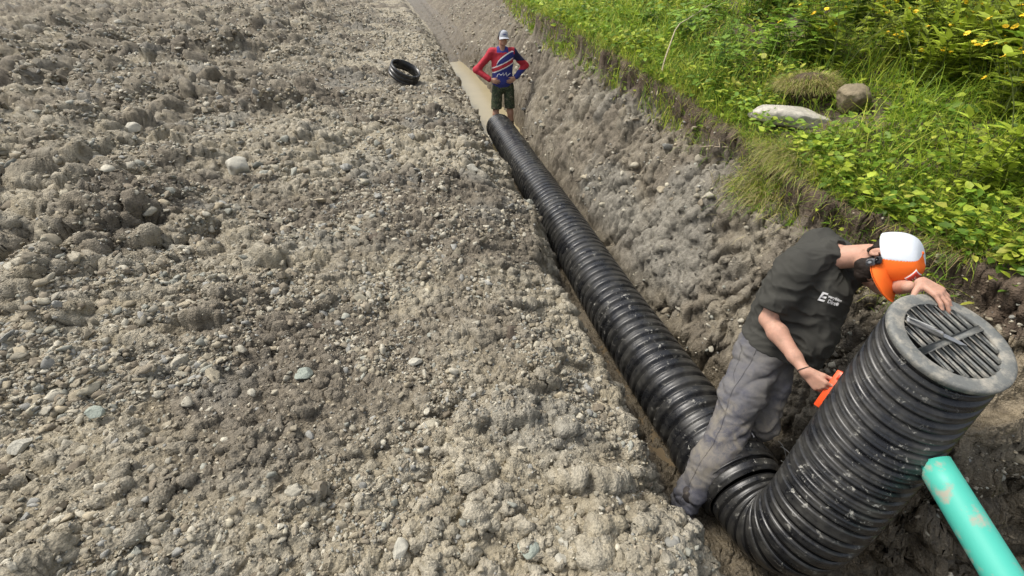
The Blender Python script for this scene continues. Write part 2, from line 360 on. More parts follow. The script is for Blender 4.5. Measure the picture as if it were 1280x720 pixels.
def lump(name, c, r, seed, mat, col, sub=4, cut=5, amp=.16, rotz=0., tilt=0., parent=None):
    """one boulder: noisy, chipped ico sphere"""
    v, f = ICO[sub]; v = v.copy(); rs = np.random.default_rng(seed)
    for _ in range(cut):
        d = nrm(rs.normal(size=3)); h = v@d; k = rs.uniform(.45, .8); v = v-d*np.maximum(h-k, 0)[:, None]*.92
    v = v*(1+amp*(fbm(v+seed, 1.6, 5, seed)-.5)[:, None]*2+.03*(fbm(v+seed, 9., 3, seed)-.5)[:, None]); v = v*np.asarray(r)
    ct, st = math.cos(tilt), math.sin(tilt); v = v@np.array([[ct, 0, -st], [0, 1, 0], [st, 0, ct]])
    ca, sa = math.cos(rotz), math.sin(rotz); v = v@np.array([[ca, sa, 0], [-sa, ca, 0], [0, 0, 1]])
    o = mesh_obj(name, v, None, mat, parent, True, tris=f, col=np.broadcast_to(col, (len(v), 3)))
    o.location = c; return o
# ================================================================ materials table
M = {}
def make_materials():
    M['soil'] = soil_material(); M['stone'] = tinted('stone', .9, .25, 40., .6, 150., .25)
    m, nt, b = material('black_plastic'); v = gpos(nt)
    f1 = ramp(nt, noise(nt, 26., 9, .78, v, .4), [(.575, 0.), (.63, 1.)]); f2 = ramp(nt, noise(nt, 3.2, 3, .5, v), [(.44, .03), (.62, 1.)])
    f = nd(nt, 'Math', operation='MULTIPLY'); nt.links.new(f1, f.inputs[0]); nt.links.new(f2, f.inputs[1])
    film = ramp(nt, noise(nt, 7., 8, .7, v), [(.42, 0.), (.72, .55)])
    c = mixc(nt, film, (.010, .0105, .012), (.10, .095, .08)); c = mixc(nt, f.outputs[0], c, (.34, .33, .29)); nt.links.new(c, b.inputs['Base Color'])
    r = mixc(nt, f.outputs[0], mixc(nt, film, (.27,)*3, (.6,)*3), (.95,)*3); nt.links.new(r, b.inputs['Roughness'])
    bump(nt, b, noise(nt, 90., 6, .7, v), .15, .004); M['black'] = m
    M['grate'] = simple('grate_iron', (.15, .155, .145), .62, .35, 70., .35, 160., .4, (.33, .31, .26), 17., .46, .64)
    M['inside'] = simple('pipe_inside', (.008, .008, .008), .9, spec=.1)
    M['teal'] = simple('teal_plastic', (.065, .43, .335), .5, .06, 6., .05, 60., .5, (.33, .33, .26), 11., .545, .66)
    M['water'] = m = simple('muddy_water', (.34, .285, .165), .22, .12, 1.5); 
    nt = m.node_tree; b = nt.nodes['Principled BSDF']; bump(nt, b, noise(nt, 5., 4, .6, gpos(nt)), .25, .01); b.inputs['IOR'].default_value = 1.33
    M['water2'] = m = simple('brown_water', (.17, .13, .08), .16, .2, 2.5)
    M['steel'] = simple('steel', (.45, .45, .45), .35, .2, 50., metal=.8, dirt=(.25, .24, .2), dscale=60.)
    M['skin'] = m = simple('skin', (.49, .275, .195), .55, .2, 45., .3, 260., .4, (.33, .20, .14), 14., .50, .72)
    m.node_tree.nodes['Principled BSDF'].inputs['Subsurface Weight'].default_value = .12; m.node_tree.nodes['Principled BSDF'].inputs['Subsurface Radius'].default_value = (.01, .004, .002)
    M['skin_tan'] = simple('skin_tanned', (.44, .245, .165), .55, .12, 30., .1, 300.)
    M['shirt'] = simple('charcoal_cotton', (.055, .054, .047), .92, .14, 9., .35, 900., .15)
    M['print'] = simple('white_print', (.75, .75, .73), .7, .05)
    M['jeans'] = simple('dusty_denim', (.082, .083, .100), .9, .22, 5., .5, 500., .15, (.24, .225, .19), 3.6, .42, .80)
    m = M['jeans']; nt = m.node_tree; b = nt.nodes['Principled BSDF']; old = b.inputs['Base Color'].links[0].from_socket; sx = nd(nt, 'SeparateXYZ'); nt.links.new(gpos(nt), sx.inputs[0])
    zz = ramp(nt, sx.outputs[2], [(.10, .06), (.28, .16), (.42, .36), (.56, .30), (.72, .16), (.95, .02)])
    ad = nd(nt, 'Math', operation='ADD'); nt.links.new(noise(nt, 13., 8, .75, gpos(nt), .5), ad.inputs[0]); nt.links.new(zz, ad.inputs[1])
    nt.links.new(mixc(nt, ramp(nt, ad.outputs[0], [(.72, 0.), (.92, .7)]), old, (.235, .21, .165)), b.inputs['Base Color'])
    M['boot'] = simple('dark_leather', (.035, .03, .028), .7, .3, 30., .3, 90., .3, (.2, .17, .13), 14.)
    M['rubber'] = simple('brown_rubber', (.085, .055, .045), .5, .3, 30., dirt=(.22, .19, .14), dscale=20.)
    M['hair'] = simple('dark_hair', (.022, .015, .011), .6, .4, 200., .6, 500., .3)
    M['eye'] = simple('eye_white', (.7, .68, .64), .2, .02); M['iris'] = simple('iris', (.03, .02, .015), .2)
    M['mesh_white'] = simple('cap_white', (.62, .66, .70), .85, .06, 80., .5, 1500., .2)
    M['orange'] = simple('cap_orange', (.86, .155, .02), .75, .07, 30., .25, 900., .2)
    M['patch'] = simple('patch_red', (.75, .07, .035), .7, .1, 60.); M['white'] = simple('white_thread', (.8, .8, .78), .7, .04)
    M['glass'] = simple('dark_lens', (.01, .01, .012), .08, .1); M['cam_black'] = simple('camera_black', (.018, .018, .02), .35, .2); M['cam_grey'] = simple('camera_grey', (.16, .17, .18), .4, .2)
    M['level'] = simple('orange_plastic', (.88, .10, .025), .4, .08, 40.); M['level_dark'] = simple('level_window', (.50, .05, .015), .4, .1); M['nail'] = simple('nail', (.62, .40, .32), .35, .05); M['rope'] = simple('braided_cord', (.10, .07, .05), .8, .3, 300.)
    M['red'] = simple('red_fleece', (.42, .024, .04), .85, .3, 40., .3, 700.); M['blue'] = simple('blue_fleece', (.026, .034, .19), .85, .3, 40., .3, 700.)
    M['navy'] = simple('navy_fleece', (.012, .014, .06), .85, .15, 40., .3, 700.)
    m, nt, b = material('camouflage'); v = gpos(nt); b.inputs['Roughness'].default_value = .9
    c = ramp(nt, noise(nt, 16., 3, .5, v, .6), [(.40, (.028, .04, .02)), (.46, (.07, .085, .04)), (.54, (.022, .025, .018)), (.60, (.15, .14, .085))], 'CONSTANT'); nt.links.new(c, b.inputs['Base Color']); M['camo'] = m
    M['capgrey'] = simple('cap_grey', (.42, .44, .47), .8, .15, 60.)
    M['leaf'] = tinted('leaf', .5, .25, 25., 0, 1., .35, .35); M['grass'] = tinted('grass_blade', .55, .2, 12., 0, 1., .3, .35)
    M['stem'] = tinted('stem', .75, .25, 40., .2); M['wood'] = tinted('dry_wood', .8, .3, 50., .5, 120.)
    M['petal'] = simple('yellow_petal', (.85, .55, .015), .6, .1, 60.)
    M['rock'] = tinted('boulder', .88, .32, 14., .7, 70., .25, bdist=.01)
    M['wire'] = simple('white_wire', (.6, .6, .57), .5, .1)
# ================================================================ pipes
RP = .236
def rib_radius(s, pitch, r, depth, seam=True):
    """annular corrugation: wide rounded crest, narrow valley, a fine seam along the crest"""
    t = (s/pitch) % 1; a = np.abs(t-.5)*2                       # 0 at the crest, 1 in the valley
    p = 1-sst(.55, .92, a); p = p*(1-.07*np.exp(-(a/.16)**2)*seam)
    return r-depth*(1-p)
def ribbed(name, path_fn, L, pitch, r, depth, mat, parent=None, seg=72, n=10, s0=0., thick=None, capends=False, rf=None):
    N = int(L/pitch*n)+1; s = np.linspace(0, L, N); pts = np.array([path_fn(x) for x in s]); rad = rib_radius(s+s0, pitch, r, depth)
    if rf is not None: rad = rad*rf(s)
    v, q, t = sweep(pts, rad, seg, cap=False); mb = MB().add(v, q)
    # inner wall and end lips
    ri = r-depth-.008; s2 = np.linspace(0, L, max(3, int(L/.05))); v2, q2, _ = sweep(np.array([path_fn(x) for x in s2]), ri, seg, cap=False)
    mb.add(v2, q2[:, ::-1]); j = np.arange(seg); k = (j+1) % seg; a = len(v); b1 = a+len(v2)-seg; a1 = a-seg
    mb.q.append(np.stack([j, k, a+k, a+j], 1)); mb.q.append(np.stack([a1+j, b1+j, b1+k, a1+k], 1))
    return mb.build(name, mat, parent, col=False)
YB = 1.14; RB = .27                                            # where the bend starts, its radius
RISE = V3(2.05, .98, 1.42); GN = nrm((-.03, -.33, 1.))           # centre and normal of the grate
RL = [V3(1.62, 1.16, .25), V3(1.62, .90, .235), V3(1.625, .845, .34), V3(1.72, .872, .62)]
def riser_curve():
    """centre line and ring normals: a tight bend, then straight up to the grate"""
    t = np.linspace(0, 1, 200)[:, None]; p = (1-t)**3*RL[0]+3*t*(1-t)**2*RL[1]+3*t*t*(1-t)*RL[2]+t**3*RL[3]
    e = RISE-GN*.035; L = np.linspace(0, 1, 400)[1:, None]; p = np.concatenate([p, RL[3]+(e-RL[3])*L])
    s = np.concatenate([[0], np.cumsum(np.linalg.norm(np.diff(p, axis=0), axis=1))]); return p, s
def run_path(s):                                               # the long pipe, from far end (s=0) towards the camera
    y = 8.65-s; z = .25+.03*sst(6, 9, y)
    return V3(xP(y)-.0*y, y, z)
def skew_rings(name, pts, nor, rad, ri, seg=72):
    j = np.arange(seg); k = (j+1) % seg; th = np.linspace(0, 2*PI, seg, endpoint=False); out = []
    for R_ in (rad, np.full(len(pts), ri)):
        v = []
        for p, n_, r in zip(pts, nor, R_):
            a = nrm(np.cross((0, 1, 0), n_)) if abs(n_[1]) < .9 else V3(1, 0, 0); a = nrm(V3(1, 0, 0)-n_*n_[0]); b = np.cross(n_, a); v.append(p+r*(np.cos(th)[:, None]*a+np.sin(th)[:, None]*b))
        out.append(np.concatenate(v))
    N = len(pts); q = np.concatenate([np.stack([i*seg+j, i*seg+k, (i+1)*seg+k, (i+1)*seg+j], 1) for i in range(N-1)]); mb = MB().add(out[0], q).add(out[1], q[:, ::-1]); n = len(out[0])
    mb.q.append(np.stack([j, n+j, n+k, k], 1)); mb.q.append(np.stack([n-seg+j, n-seg+k, 2*n-seg+k, 2*n-seg+j], 1)); o = mb.build(name, M['black'], None, col=False); o.data.materials.append(M['inside']); mi = np.zeros(len(o.data.polygons), np.int32); mi[len(q):2*len(q)] = 1; o.data.polygons.foreach_set('material_index', mi); return o
def build_pipes():
    cp = empty('culvert_pipe', (1.62, 4, 0), 'long black corrugated culvert pipe lying along the trench floor', 'pipe')
    L = 8.65-1.50; o = ribbed('pipe_wall', run_path, L, .088, RP+.004, .025, M['black'], seg=72)
    c0 = 8.65-1.50
    c = ribbed('coupler', lambda s: run_path(c0-.03+s), .30, .075, RP+.016, .012, M['black'], s0=.02)
    under(cp, o, c); c['label'] = 'wide black coupling band with pale scratches'
    for (t, y, ln, an) in ((.35, 1.47, .10, .6), (.12, 1.40, .07, -.5), (-.1, 1.33, .12, .25), (.5, 1.36, .05, 1.1)):
        p = []
        for k in range(6):
            u = k/5-.5; th = t+u*ln/RP*math.cos(an); yy = y+u*ln*math.sin(an)+.006*math.sin(9*u)
            p.append(V3(xP(yy)+(RP+.0175)*math.sin(th), yy, .25+(RP+.0175)*math.cos(th)))
        under_child(c, MB().tube(p, [.001, .004, .0035, .005, .003, .001], 5).build('scratch_mark', M['white'], None, col=False))
    
    rp = empty('riser_pipe', (1.66, .9, 0), 'upright black corrugated riser pipe rising from the elbow under the round grate', 'pipe')
    pc, sc_ = riser_curve(); tot = sc_[-1]; n = int(tot/.056*12); ss = np.linspace(0, tot, n); pts = np.stack([np.interp(ss, sc_, pc[:, i]) for i in range(3)], 1)
    T = np.gradient(pts, axis=0); T /= np.linalg.norm(T, axis=1)[:, None]; w_ = sst(.30, tot, ss)[:, None]**1.2; nor = T*(1-w_)+GN*w_; nor /= np.linalg.norm(nor, axis=1)[:, None]
    rad = rib_radius(ss, .056, RP-.010, .020)*(1-.085*sst(1.1, .15, ss)); k = int(n*.30)
    el = skew_rings('elbow', pts[:k+1], nor[:k+1], rad[:k+1], RP-.036); rs = skew_rings('riser_wall', pts[k:], nor[k:], rad[k:], RP-.036)
    st = ribbed('elbow_stub', lambda s: V3(xP(1.4), 1.36-s, .25), .20, .066, RP+.002, .019, M['black'])
    d = GN; mb = MB().tube([RISE-d*.035, RISE-d*.032, RISE-d*.014, RISE-d*.012], [.20, RP-.014, RP-.014, .20], 64)
    cl = mb.build('collar', M['black'], None, col=False); under(rp, el, st, rs, cl)
    build_grate(d)
    # teal drain pipe
    A, B = V3(1.93, .738, 1.012), V3(1.875, .372, .885); dd = nrm(B-A); P0 = A+dd*.0
    R_ = .062; pts = [P0, A+dd*.1, A+dd*.4, A+dd*.9, A+dd*1.9]; o, q, t = sweep(pts, R_, 48, cap=False); i, q2, t2 = sweep(pts, R_-.005, 48, cap=False)
    mb = MB().add(o, q).add(i, q2[:, ::-1]); n = len(o); j = np.arange(48); k = (j+1) % 48
    mb.q.append(np.stack([j, k, n+k, n+j], 1)); mb.q.append(np.stack([n-48+j, 2*n-48+j, 2*n-48+k, n-48+k], 1))
    o = mb.build('drain_pipe', M['teal'], None, col=False)
    tag(o, 'smooth teal drain pipe running from the riser to the lower right', 'pipe')
    # ribbed offcut on the bank
    c = V3(-.02+.0, 6.35, 1.05); 
    return rp
def build_grate(d):
    g = empty('drain_grate', RISE, 'round grey slotted grate capping the black riser pipe', 'grate')
    e1 = nrm(np.cross((0, 1, 0), d)); e2 = np.cross(d, e1)       # e1 ~ +x, e2 ~ +y
    to = lambda x, y, z: RISE+e1*x+e2*y+d*z
    N = 96; th = np.linspace(0, 2*PI, N, endpoint=False); prof = [(.172, .002), (.172, .013), (.176, .016), (.217, .016), (.228, .013), (.231, .006), (.231, -.010), (.226, -.014), (.20, -.014)]
    v = np.array([to(r*math.cos(a), r*math.sin(a), z) for r, z in prof for a in th]); j = np.arange(N); k = (j+1) % N
    q = np.concatenate([np.stack([i*N+j, i*N+k, (i+1)*N+k, (i+1)*N+j], 1) for i in range(len(prof)-1)])[:, ::-1]
    rim = MB().add(v, q).build('rim', M['grate'], None, col=False)
    al = GA; u = e1*math.cos(al)+e2*math.sin(al); w_ = -e1*math.sin(al)+e2*math.cos(al)   # slots run along u
    bars = []; R0 = .1745; pitch = .038
    for s in (-1, 1):
        for i in range(-4, 5):
            o = (i+.5)*pitch if s > 0 else (i+.5)*pitch
            if abs(o)+.009 > R0: continue
            hl = math.sqrt(R0**2-(abs(o)+.006)**2)
            if hl < .03: continue
            c = RISE+w_*o+u*s*(.0165+hl)*.5+d*.0115
            mb = MB().box(c, u, w_, d, (hl-.0165)*.5+.003, .0114, .0032, .15); bars.append(mb.build('bar', M['grate'], None, col=False, smooth=False))
    cb = MB().box(RISE+d*.0112, w_, u, d, R0+.002, .0140, .0030, .12).build('cross_bar', M['grate'], None, col=False, smooth=False)
    # solid segments at both ends of the slot field
    under(g, rim, cb, *bars)
    # hand tool lying across the slots
    t = empty('pocket_knife', to(-.07, .05, .02), 'open silver pocket knife lying across the slotted grate', 'knife')
    p0, p1, p2 = to(-.125, .118, .028), to(-.035, .02, .027), to(.018, -.035, .0225)
    ax = nrm(p1-p0); sd_ = nrm(np.cross(d, ax)); h = MB().box((p0+p1)/2, ax, sd_, d, np.linalg.norm(p1-p0)/2, .0155, .0075, .3).build('handle', M['steel'], None, col=False)
    s1 = MB().box((p0+p1)/2+sd_*.005-ax*.02+d*.009, ax, sd_, d, .05, .0035, .0025, .3).build('clip', M['wire'], None, col=False)
    ax2 = nrm(p2-p1); s2 = nrm(np.cross(d, ax2)); L = np.linalg.norm(p2-p1); vs = []
    for (x, y) in ((0, -.010), (L*.8, -.010), (L*1.15, .004), (L*.7, .010), (0, .010)):
        for z in (-.0012, .0012): vs.append(p1+ax2*x+s2*y+d*z)
    fs = [(0, 2, 4, 6, 8), (9, 7, 5, 3, 1)]+[(2*i, 2*i+1, (2*i+3) % 10, (2*i+2) % 10) for i in range(5)]
    bl = mesh_obj('blade', vs, fs, M['steel'], None, False); under(t, h, s1, bl)
GA = math.radians(-83)
def build_offcut():
    e = empty('pipe_offcut', (0, 0, 0), 'short black ribbed ring of cut pipe lying on the rubble', 'pipe offcut')
    c = OFF_C; d = nrm((.38, -.30, .87)); r = .29; e.location = c
    o = ribbed('ring', lambda s: c+d*(s-.08), .19, .075, r, .022, M['black'], seg=56, s0=.03); under(e, o)
OFF_C = V3(.32, 9.9, 1.06)
def pool(name, x0, x1, y0, y1, z, mat, label=None, nx=14, ny=30):
    ys = np.linspace(y0, y1, ny); v = [];
    for y in ys:
        for t in np.linspace(0, 1, nx): v.append((mix(x0(y), x1(y), t), y, z))
    i = np.arange(nx*ny).reshape(ny, nx); q = np.stack([i[:-1, :-1], i[:-1, 1:], i[1:, 1:], i[1:, :-1]], -1).reshape(-1, 4)
    o = mesh_obj(name, v, None, mat, quads=q); o['kind'] = 'structure'; return o
def build_water():
    pool('trench_water', lambda y: xL(y)+.0, lambda y: xP(y)+1.0, 8.0, 30., .03, M['water'])
    pool('puddle', lambda y: 1.15, lambda y: 1.60, 1.25, 2.75, .03, M['water2'])
# ================================================================ distance-field modelling (for people and clothes)
def rc(P, a, b, ra, rb=None):
    rb = ra if rb is None else rb; a = np.asarray(a, float); b = np.asarray(b, float); d = b-a; t = np.clip(((P-a)@d)/(d@d+1e-12), 0, 1)
    return np.linalg.norm(P-a-t[:, None]*d, axis=1)-(ra+(rb-ra)*t)
def chain(P, pts, rs, k=.01):
    r = None
    for i in range(len(pts)-1):
        d = rc(P, pts[i], pts[i+1], rs[i], rs[i+1]); r = d if r is None else smin(r, d, k)
    return r
def ell(P, c, r, A=None):
    q = P-np.asarray(c, float)
    if A is not None: q = q@A                                    # columns of A are the axes
    r = np.asarray(r, float); k0 = np.linalg.norm(q/r, axis=1); k1 = np.linalg.norm(q/(r*r), axis=1)+1e-9
    return k0*(k0-1)/k1
def smin(a, b, k): h = np.clip(.5+.5*(b-a)/k, 0, 1); return b+(a-b)*h-k*h*(1-h)
def smax(a, b, k): return -smin(-a, -b, k)
def sdf_mesh(f, lo, hi, h, B=8, slack=1.6):
    """surface nets over a sparse set of blocks"""
    lo = np.asarray(lo, float); nb = np.ceil((np.asarray(hi)-lo)/(h*B)).astype(int); n = nb*B+1
    V = np.full(n, 1., np.float32); I = np.stack(np.meshgrid(*[np.arange(k) for k in nb], indexing='ij'), -1).reshape(-1, 3)
    c = lo+(I+.5)*B*h; d = f(c); R = B*h*.87*slack
    V0 = np.repeat(np.repeat(np.repeat(np.sign(d).reshape(nb), B, 0), B, 1), B, 2); V[:-1, :-1, :-1] = V0
    near = I[np.abs(d) < R]; g = np.stack(np.meshgrid(*[np.arange(B+1)]*3, indexing='ij'), -1).reshape(-1, 3)
    for s in range(0, len(near), 400):
        J = (near[s:s+400, None]*B+g[None]).reshape(-1, 3); V[J[:, 0], J[:, 1], J[:, 2]] = f(lo+J*h)
    S = V < 0; C = np.zeros(tuple(n-1), np.int8)
    for a in (0, 1):
        for b in (0, 1):
            for e in (0, 1): C += S[a:n[0]-1+a, b:n[1]-1+b, e:n[2]-1+e]
    act = np.argwhere((C > 0) & (C < 8)); idx = -np.ones(tuple(n-1), np.int32); idx[tuple(act.T)] = np.arange(len(act))
    acc = np.zeros((len(act), 3)); cnt = np.zeros(len(act)); cs = [(a, b, e) for a in (0, 1) for b in (0, 1) for e in (0, 1)]
    for i, p in enumerate(cs):
        for q in cs[i+1:]:
            if sum(abs(x-y) for x, y in zip(p, q)) != 1: continue
            va = V[act[:, 0]+p[0], act[:, 1]+p[1], act[:, 2]+p[2]]; vb = V[act[:, 0]+q[0], act[:, 1]+q[1], act[:, 2]+q[2]]
            m = (va < 0) != (vb < 0); t = np.where(m, va/(va-vb+1e-12), 0)[:, None]
            acc += m[:, None]*(np.array(p)+t*(np.array(q)-np.array(p))); cnt += m
    v = lo+(act+acc/cnt[:, None])*h; quads = []
    for ax in range(3):
        sl = [slice(None)]*3; sl2 = [slice(None)]*3; sl[ax] = slice(0, -1); sl2[ax] = slice(1, None)
        e = np.argwhere(S[tuple(sl)] != S[tuple(sl2)]); o1, o2 = [a for a in range(3) if a != ax]
        e = e[(e[:, o1] > 0) & (e[:, o2] > 0) & (e[:, o1] < n[o1]-1) & (e[:, o2] < n[o2]-1)]; ins = S[tuple(e.T)]
        ks = []
        for (u, w_) in ((-1, -1), (0, -1), (0, 0), (-1, 0)):
            J = e.copy(); J[:, o1] += u; J[:, o2] += w_; ks.append(idx[tuple(J.T)])
        q = np.stack(ks, 1); q = q[(q >= 0).all(1)] if (q < 0).any() else q
        fl = ins if ax != 1 else ~ins; q[~fl] = q[~fl][:, ::-1]; quads.append(q)
    return v, np.concatenate(quads)
def sdf_obj(name, f, lo, hi, h, mat, parent=None):
    v, q = sdf_mesh(f, lo, hi, h); o = mesh_obj(name, v, None, mat, None, quads=q)
    if parent: under(parent, o)
    return o
def hand_prims(W, d, n, s, curl, spread=.09, sc=1., thumb=(.5, .35, .4)):
    """rounded cones of a hand: W wrist, d towards the fingers, n out of the palm, s towards the thumb"""
    d = nrm(d); n = nrm(n-d*(n@d)); s = nrm(s-d*(s@d)-n*(s@n)); out = []; tips = []
    off = (.031, .0105, -.0105, -.030); ln = (.090, .096, .090, .080); ph = ((.043, .026, .020), (.047, .030, .022), (.044, .027, .021), (.034, .021, .019)); rr = (.0092, .0095, .0090, .0080)
    for i in range(4):
        k = W+(d*ln[i]+s*off[i])*sc; out.append((W+s*off[i]*.55*sc+d*.008, k, .015*sc, .0125*sc, 'p'))
        f = nrm(d+s*(spread*(1.5-i)/1.5)); p = k; a = 0; r = rr[i]*sc*1.08
        for j in range(3):
            a += curl[i][j]; v = f*math.cos(a)+n*math.sin(a); q = p+v*ph[i][j]*sc; out.append((p, q, r, r*.91, 'f%d' % i)); p = q; r *= .91
        tips.append((p, v))
    b = W+(d*.022+s*.022+n*.006)*sc; a0, a1, a2 = thumb
    v = nrm(d*math.cos(a0)+s*math.sin(a0)+n*.25); k = b+v*.044*sc; out.append((b, k, .0165*sc, .0125*sc, 'p'))
    v2 = nrm(d*math.cos(a0-a1*.5)+s*math.sin(a0-a1*.5)+n*a1); q = k+v2*.034*sc; out.append((k, q, .0118*sc, .0105*sc, 't'))
    v3 = nrm(v2+n*a2*.5); out.append((q, q+v3*.027*sc, .0105*sc, .0092*sc, 't')); tips.append((q+v3*.027*sc, v3))
    return out, tips
def hand_sdf(P, prims):
    g = {}
    for a, b, ra, rb, k in prims:
        d = rc(P, a, b, ra, rb); g[k] = d if k not in g else smin(g[k], d, .012 if k == 'p' else .003)
    r = g['p']
    for k in g:
        if k != 'p': r = smin(r, g[k], .0045)
    return r
def head_frame(c, up, fwd):
    up = nrm(up); fwd = nrm(fwd-up*(fwd@up)); right = np.cross(fwd, up); return c, np.stack([right, fwd, up], 1)   # columns
def to_local(P, H): return (P-H[0])@H[1]
def to_world(p, H): return H[0]+np.asarray(p)@H[1].T
def head_sdf(P, H, s=1.):
    q = to_local(P, H)/s; q = q.copy(); x = np.abs(q[:, 0]); m = np.stack([x, q[:, 1], q[:, 2]], 1)
    d = ell(m, (0, -.012, .032), (.077, .097, .088)); d = smin(d, ell(m, (0, .026, -.040), (.058, .064, .078)), .035)
    d = smin(d, rc(m, (0, .070, -.093), (.012, .066, -.092), .020), .022); d = smin(d, rc(m, (.045, .02, -.078), (.058, -.015, -.045), .016), .03)
    d = smin(d, rc(m, (0, .088, .030), (.038, .078, .031), .010), .018)                                                    # brow
    d = smax(d, -ell(m, (.031, .099, .010), (.018, .014, .012)), .012)                                                     # sockets
    d = smin(d, rc(m, (0, .092, .012), (0, .112, -.022), .007, .010), .010); d = smin(d, rc(m, (0, .102, -.026), (.012, .094, -.027), .009, .007), .006)
    d = smin(d, rc(m, (.040, .062, -.020), (.052, .045, -.012), .014), .02)                                                # cheeks
    d = smin(d, rc(m, (0, .090, -.054), (.020, .082, -.056), .0055, .004), .005); d = smin(d, rc(m, (0, .088, -.064), (.017, .081, -.063), .0065, .004), .005)
    ear = ell(m, (.080, -.010, -.006), (.010, .019, .032)); ear = smax(ear, -ell(m, (.090, -.004, -.004), (.006, .010, .017)), .006); d = smin(d, ear, .006)
    return d*s
def cap_parts(parent, H, s, m_back, m_front, m_brim, patch=None, tilt=0.):
    """trucker cap: crown panels, curved brim, button; sub-parts of the cap's own mesh"""
    nu, nv = 192, 60; vb = []; cell = {}
    def surf(a, t, o=0.):
        # a round the head from the forehead, t from rim (0) to top (1)
        z = .012+.108*math.sin(t*PI/2)+(.016*math.cos(a) if True else 0)*(1-t); r = math.cos(t*PI/2)**.62
        fr = max(0, math.cos(a)); hx = (.087+o)*r; hy = (.107+o+.006*fr)*r
        return np.array([math.sin(a)*hx, -.010+math.cos(a)*hy, z+o*.6*t+.012*fr*math.sin(PI*min(1, t*1.15))])*1.0*s
    grid = [[surf(2*PI*i/nu, j/nv) for i in range(nu)] for j in range(nv+1)]; gin = [[surf(2*PI*i/nu, j/nv, -.003) for i in range(nu)] for j in range(nv+1)]
    def panel(sel, name, mat):
        v = []; f = []; mp = {}
        def vid(g, i, j):
            key = (g, i % nu, j)
            if key not in mp: mp[key] = len(v); v.append(to_world((grid if g == 0 else gin)[j][i % nu], H))
            return mp[key]
        cells = {(i, j) for i in range(nu) for j in range(nv) if sel(2*PI*(i+.5)/nu, (j+.5)/nv)}
        for (i, j) in cells:
            f.append((vid(0, i, j), vid(0, i, j+1), vid(0, i+1, j+1), vid(0, i+1, j))); f.append((vid(1, i, j), vid(1, i+1, j), vid(1, i+1, j+1), vid(1, i, j+1)))
            for (di, dj, e) in ((0, -1, ((i, j), (i+1, j))), (0, 1, ((i+1, j+1), (i, j+1))), (-1, 0, ((i, j+1), (i, j))), (1, 0, ((i+1, j), (i+1, j+1)))):
                if ((i+di) % nu, j+dj) not in cells:
                    (a, b), (c_, d_) = e; f.append((vid(0, a, b), vid(0, c_, d_), vid(1, c_, d_), vid(1, a, b)))
        o = mesh_obj(name, v, f, mat); return o
    front = lambda a, t: abs((a+PI) % (2*PI)-PI) < 1.22-.55*t
    cap = panel(lambda a, t: not front(a, t), 'cap', m_back); under(parent, cap)
    fp = panel(front, 'front_panel', m_front)
    # brim
    v = []; f = []; nb, na = 9, 25
    for g in (0, 1):
        for j in range(nb):
            for i in range(na):
                u = (i/(na-1)-.5)*2; a = u*1.22; p = surf(a, 0.); out = np.array([math.sin(a)*.25, 1., 0]); L = .078*s*math.sqrt(max(0, 1-abs(u)**3.2)); t = j/(nb-1)
                q = p+out*L*t+np.array([0, 0, -.010*s*t*(1+.0)-.030*s*u*u*t+.001]) - np.array([0, 0, .0032*g*s]); v.append(to_world(q, H))
    for g in (0, 1):
        for j in range(nb-1):
            for i in range(na-1):
                a = g*nb*na+j*na+i; q = (a, a+1, a+na+1, a+na); f.append(q if g else q[::-1])
    for i in range(na-1): a = (nb-1)*na+i; f.append((a, a+1, a+1+nb*na, a+nb*na))
    br = mesh_obj('brim', v, f, m_brim); subs = [fp, br]
    b = MB().add(*(lambda t: (t[0], None, t[1]))((to_world(ICO[1][0]*np.array([.007, .007, .004])*s+surf(0, 1.)+np.array([0, 0, .001]), H), ICO[1][1]))).build('button', m_front, None, col=False); subs.append(b)
    if patch:                                                    # small diamond badge on the front panel
        def on(px, py, o): a = px/.11; t = py; return to_world(surf(a, t, o), H)
        n = 7
        for nm, mat, k, o in (('badge_border', M['white'], 1., .0022), ('badge', patch, .84, .0032)):
            v = []; f = []
            for g in (0, 1):
                for j in range(n):
                    for i in range(n):
                        U_ = (i/(n-1)-.5)*k; W_ = (j/(n-1)-.5)*k; v.append(on(U_*.078+W_*.024+.0, .40+W_*.33, o-(.0022*g if g else 0)))
            for j in range(n-1):
                for i in range(n-1): a = j*n+i; f.append((a, a+n, a+n+1, a+1))
            e = [(0, i) for i in range(n)]
            ring = [i for i in range(n)]+[j*n+n-1 for j in range(1, n)]+[(n-1)*n+i for i in range(n-2, -1, -1)]+[j*n for j in range(n-2, 0, -1)]
            for i in range(len(ring)): a, b_ = ring[i], ring[(i+1) % len(ring)]; f.append((a, b_, b_+n*n, a+n*n))
            subs.append(mesh_obj(nm, v, f, mat))
        mb = MB()
        for (x0, y0, x1, y1) in ((-.016, .37, -.005, .43), (-.005, .43, .002, .385), (.002, .385, .012, .45), (-.012, .335, .006, .345)):
            mb.tube([on(x0, y0, .0042), on(x1, y1, .0042)], .0009*s, 5)
        subs.append(mb.build('emblem', M['white'], None, col=False))
    for o in subs: under_child(cap, o)
    return cap
def under_child(parent_obj, *objs):
    """sub-part under a part whose own world placement is the identity"""
    for o in objs: o.parent = parent_obj; o.matrix_parent_inverse = Matrix.Identity(4)
def face_bits(parent, H, s, eyes=True):
    if eyes:
        for sx in (-1, 1):
            v, f = ICO[2]; e = mesh_obj('eye', to_world(v*.0118*s+np.array([sx*.031, .079, .010])*s, H), None, M['eye'], tris=f)
            i = mesh_obj('iris', to_world(v*np.array([.0055, .003, .0055])*s+np.array([sx*.031, .0895, .009])*s, H), None, M['iris'], tris=f); under(parent, e); under_child(e, i)
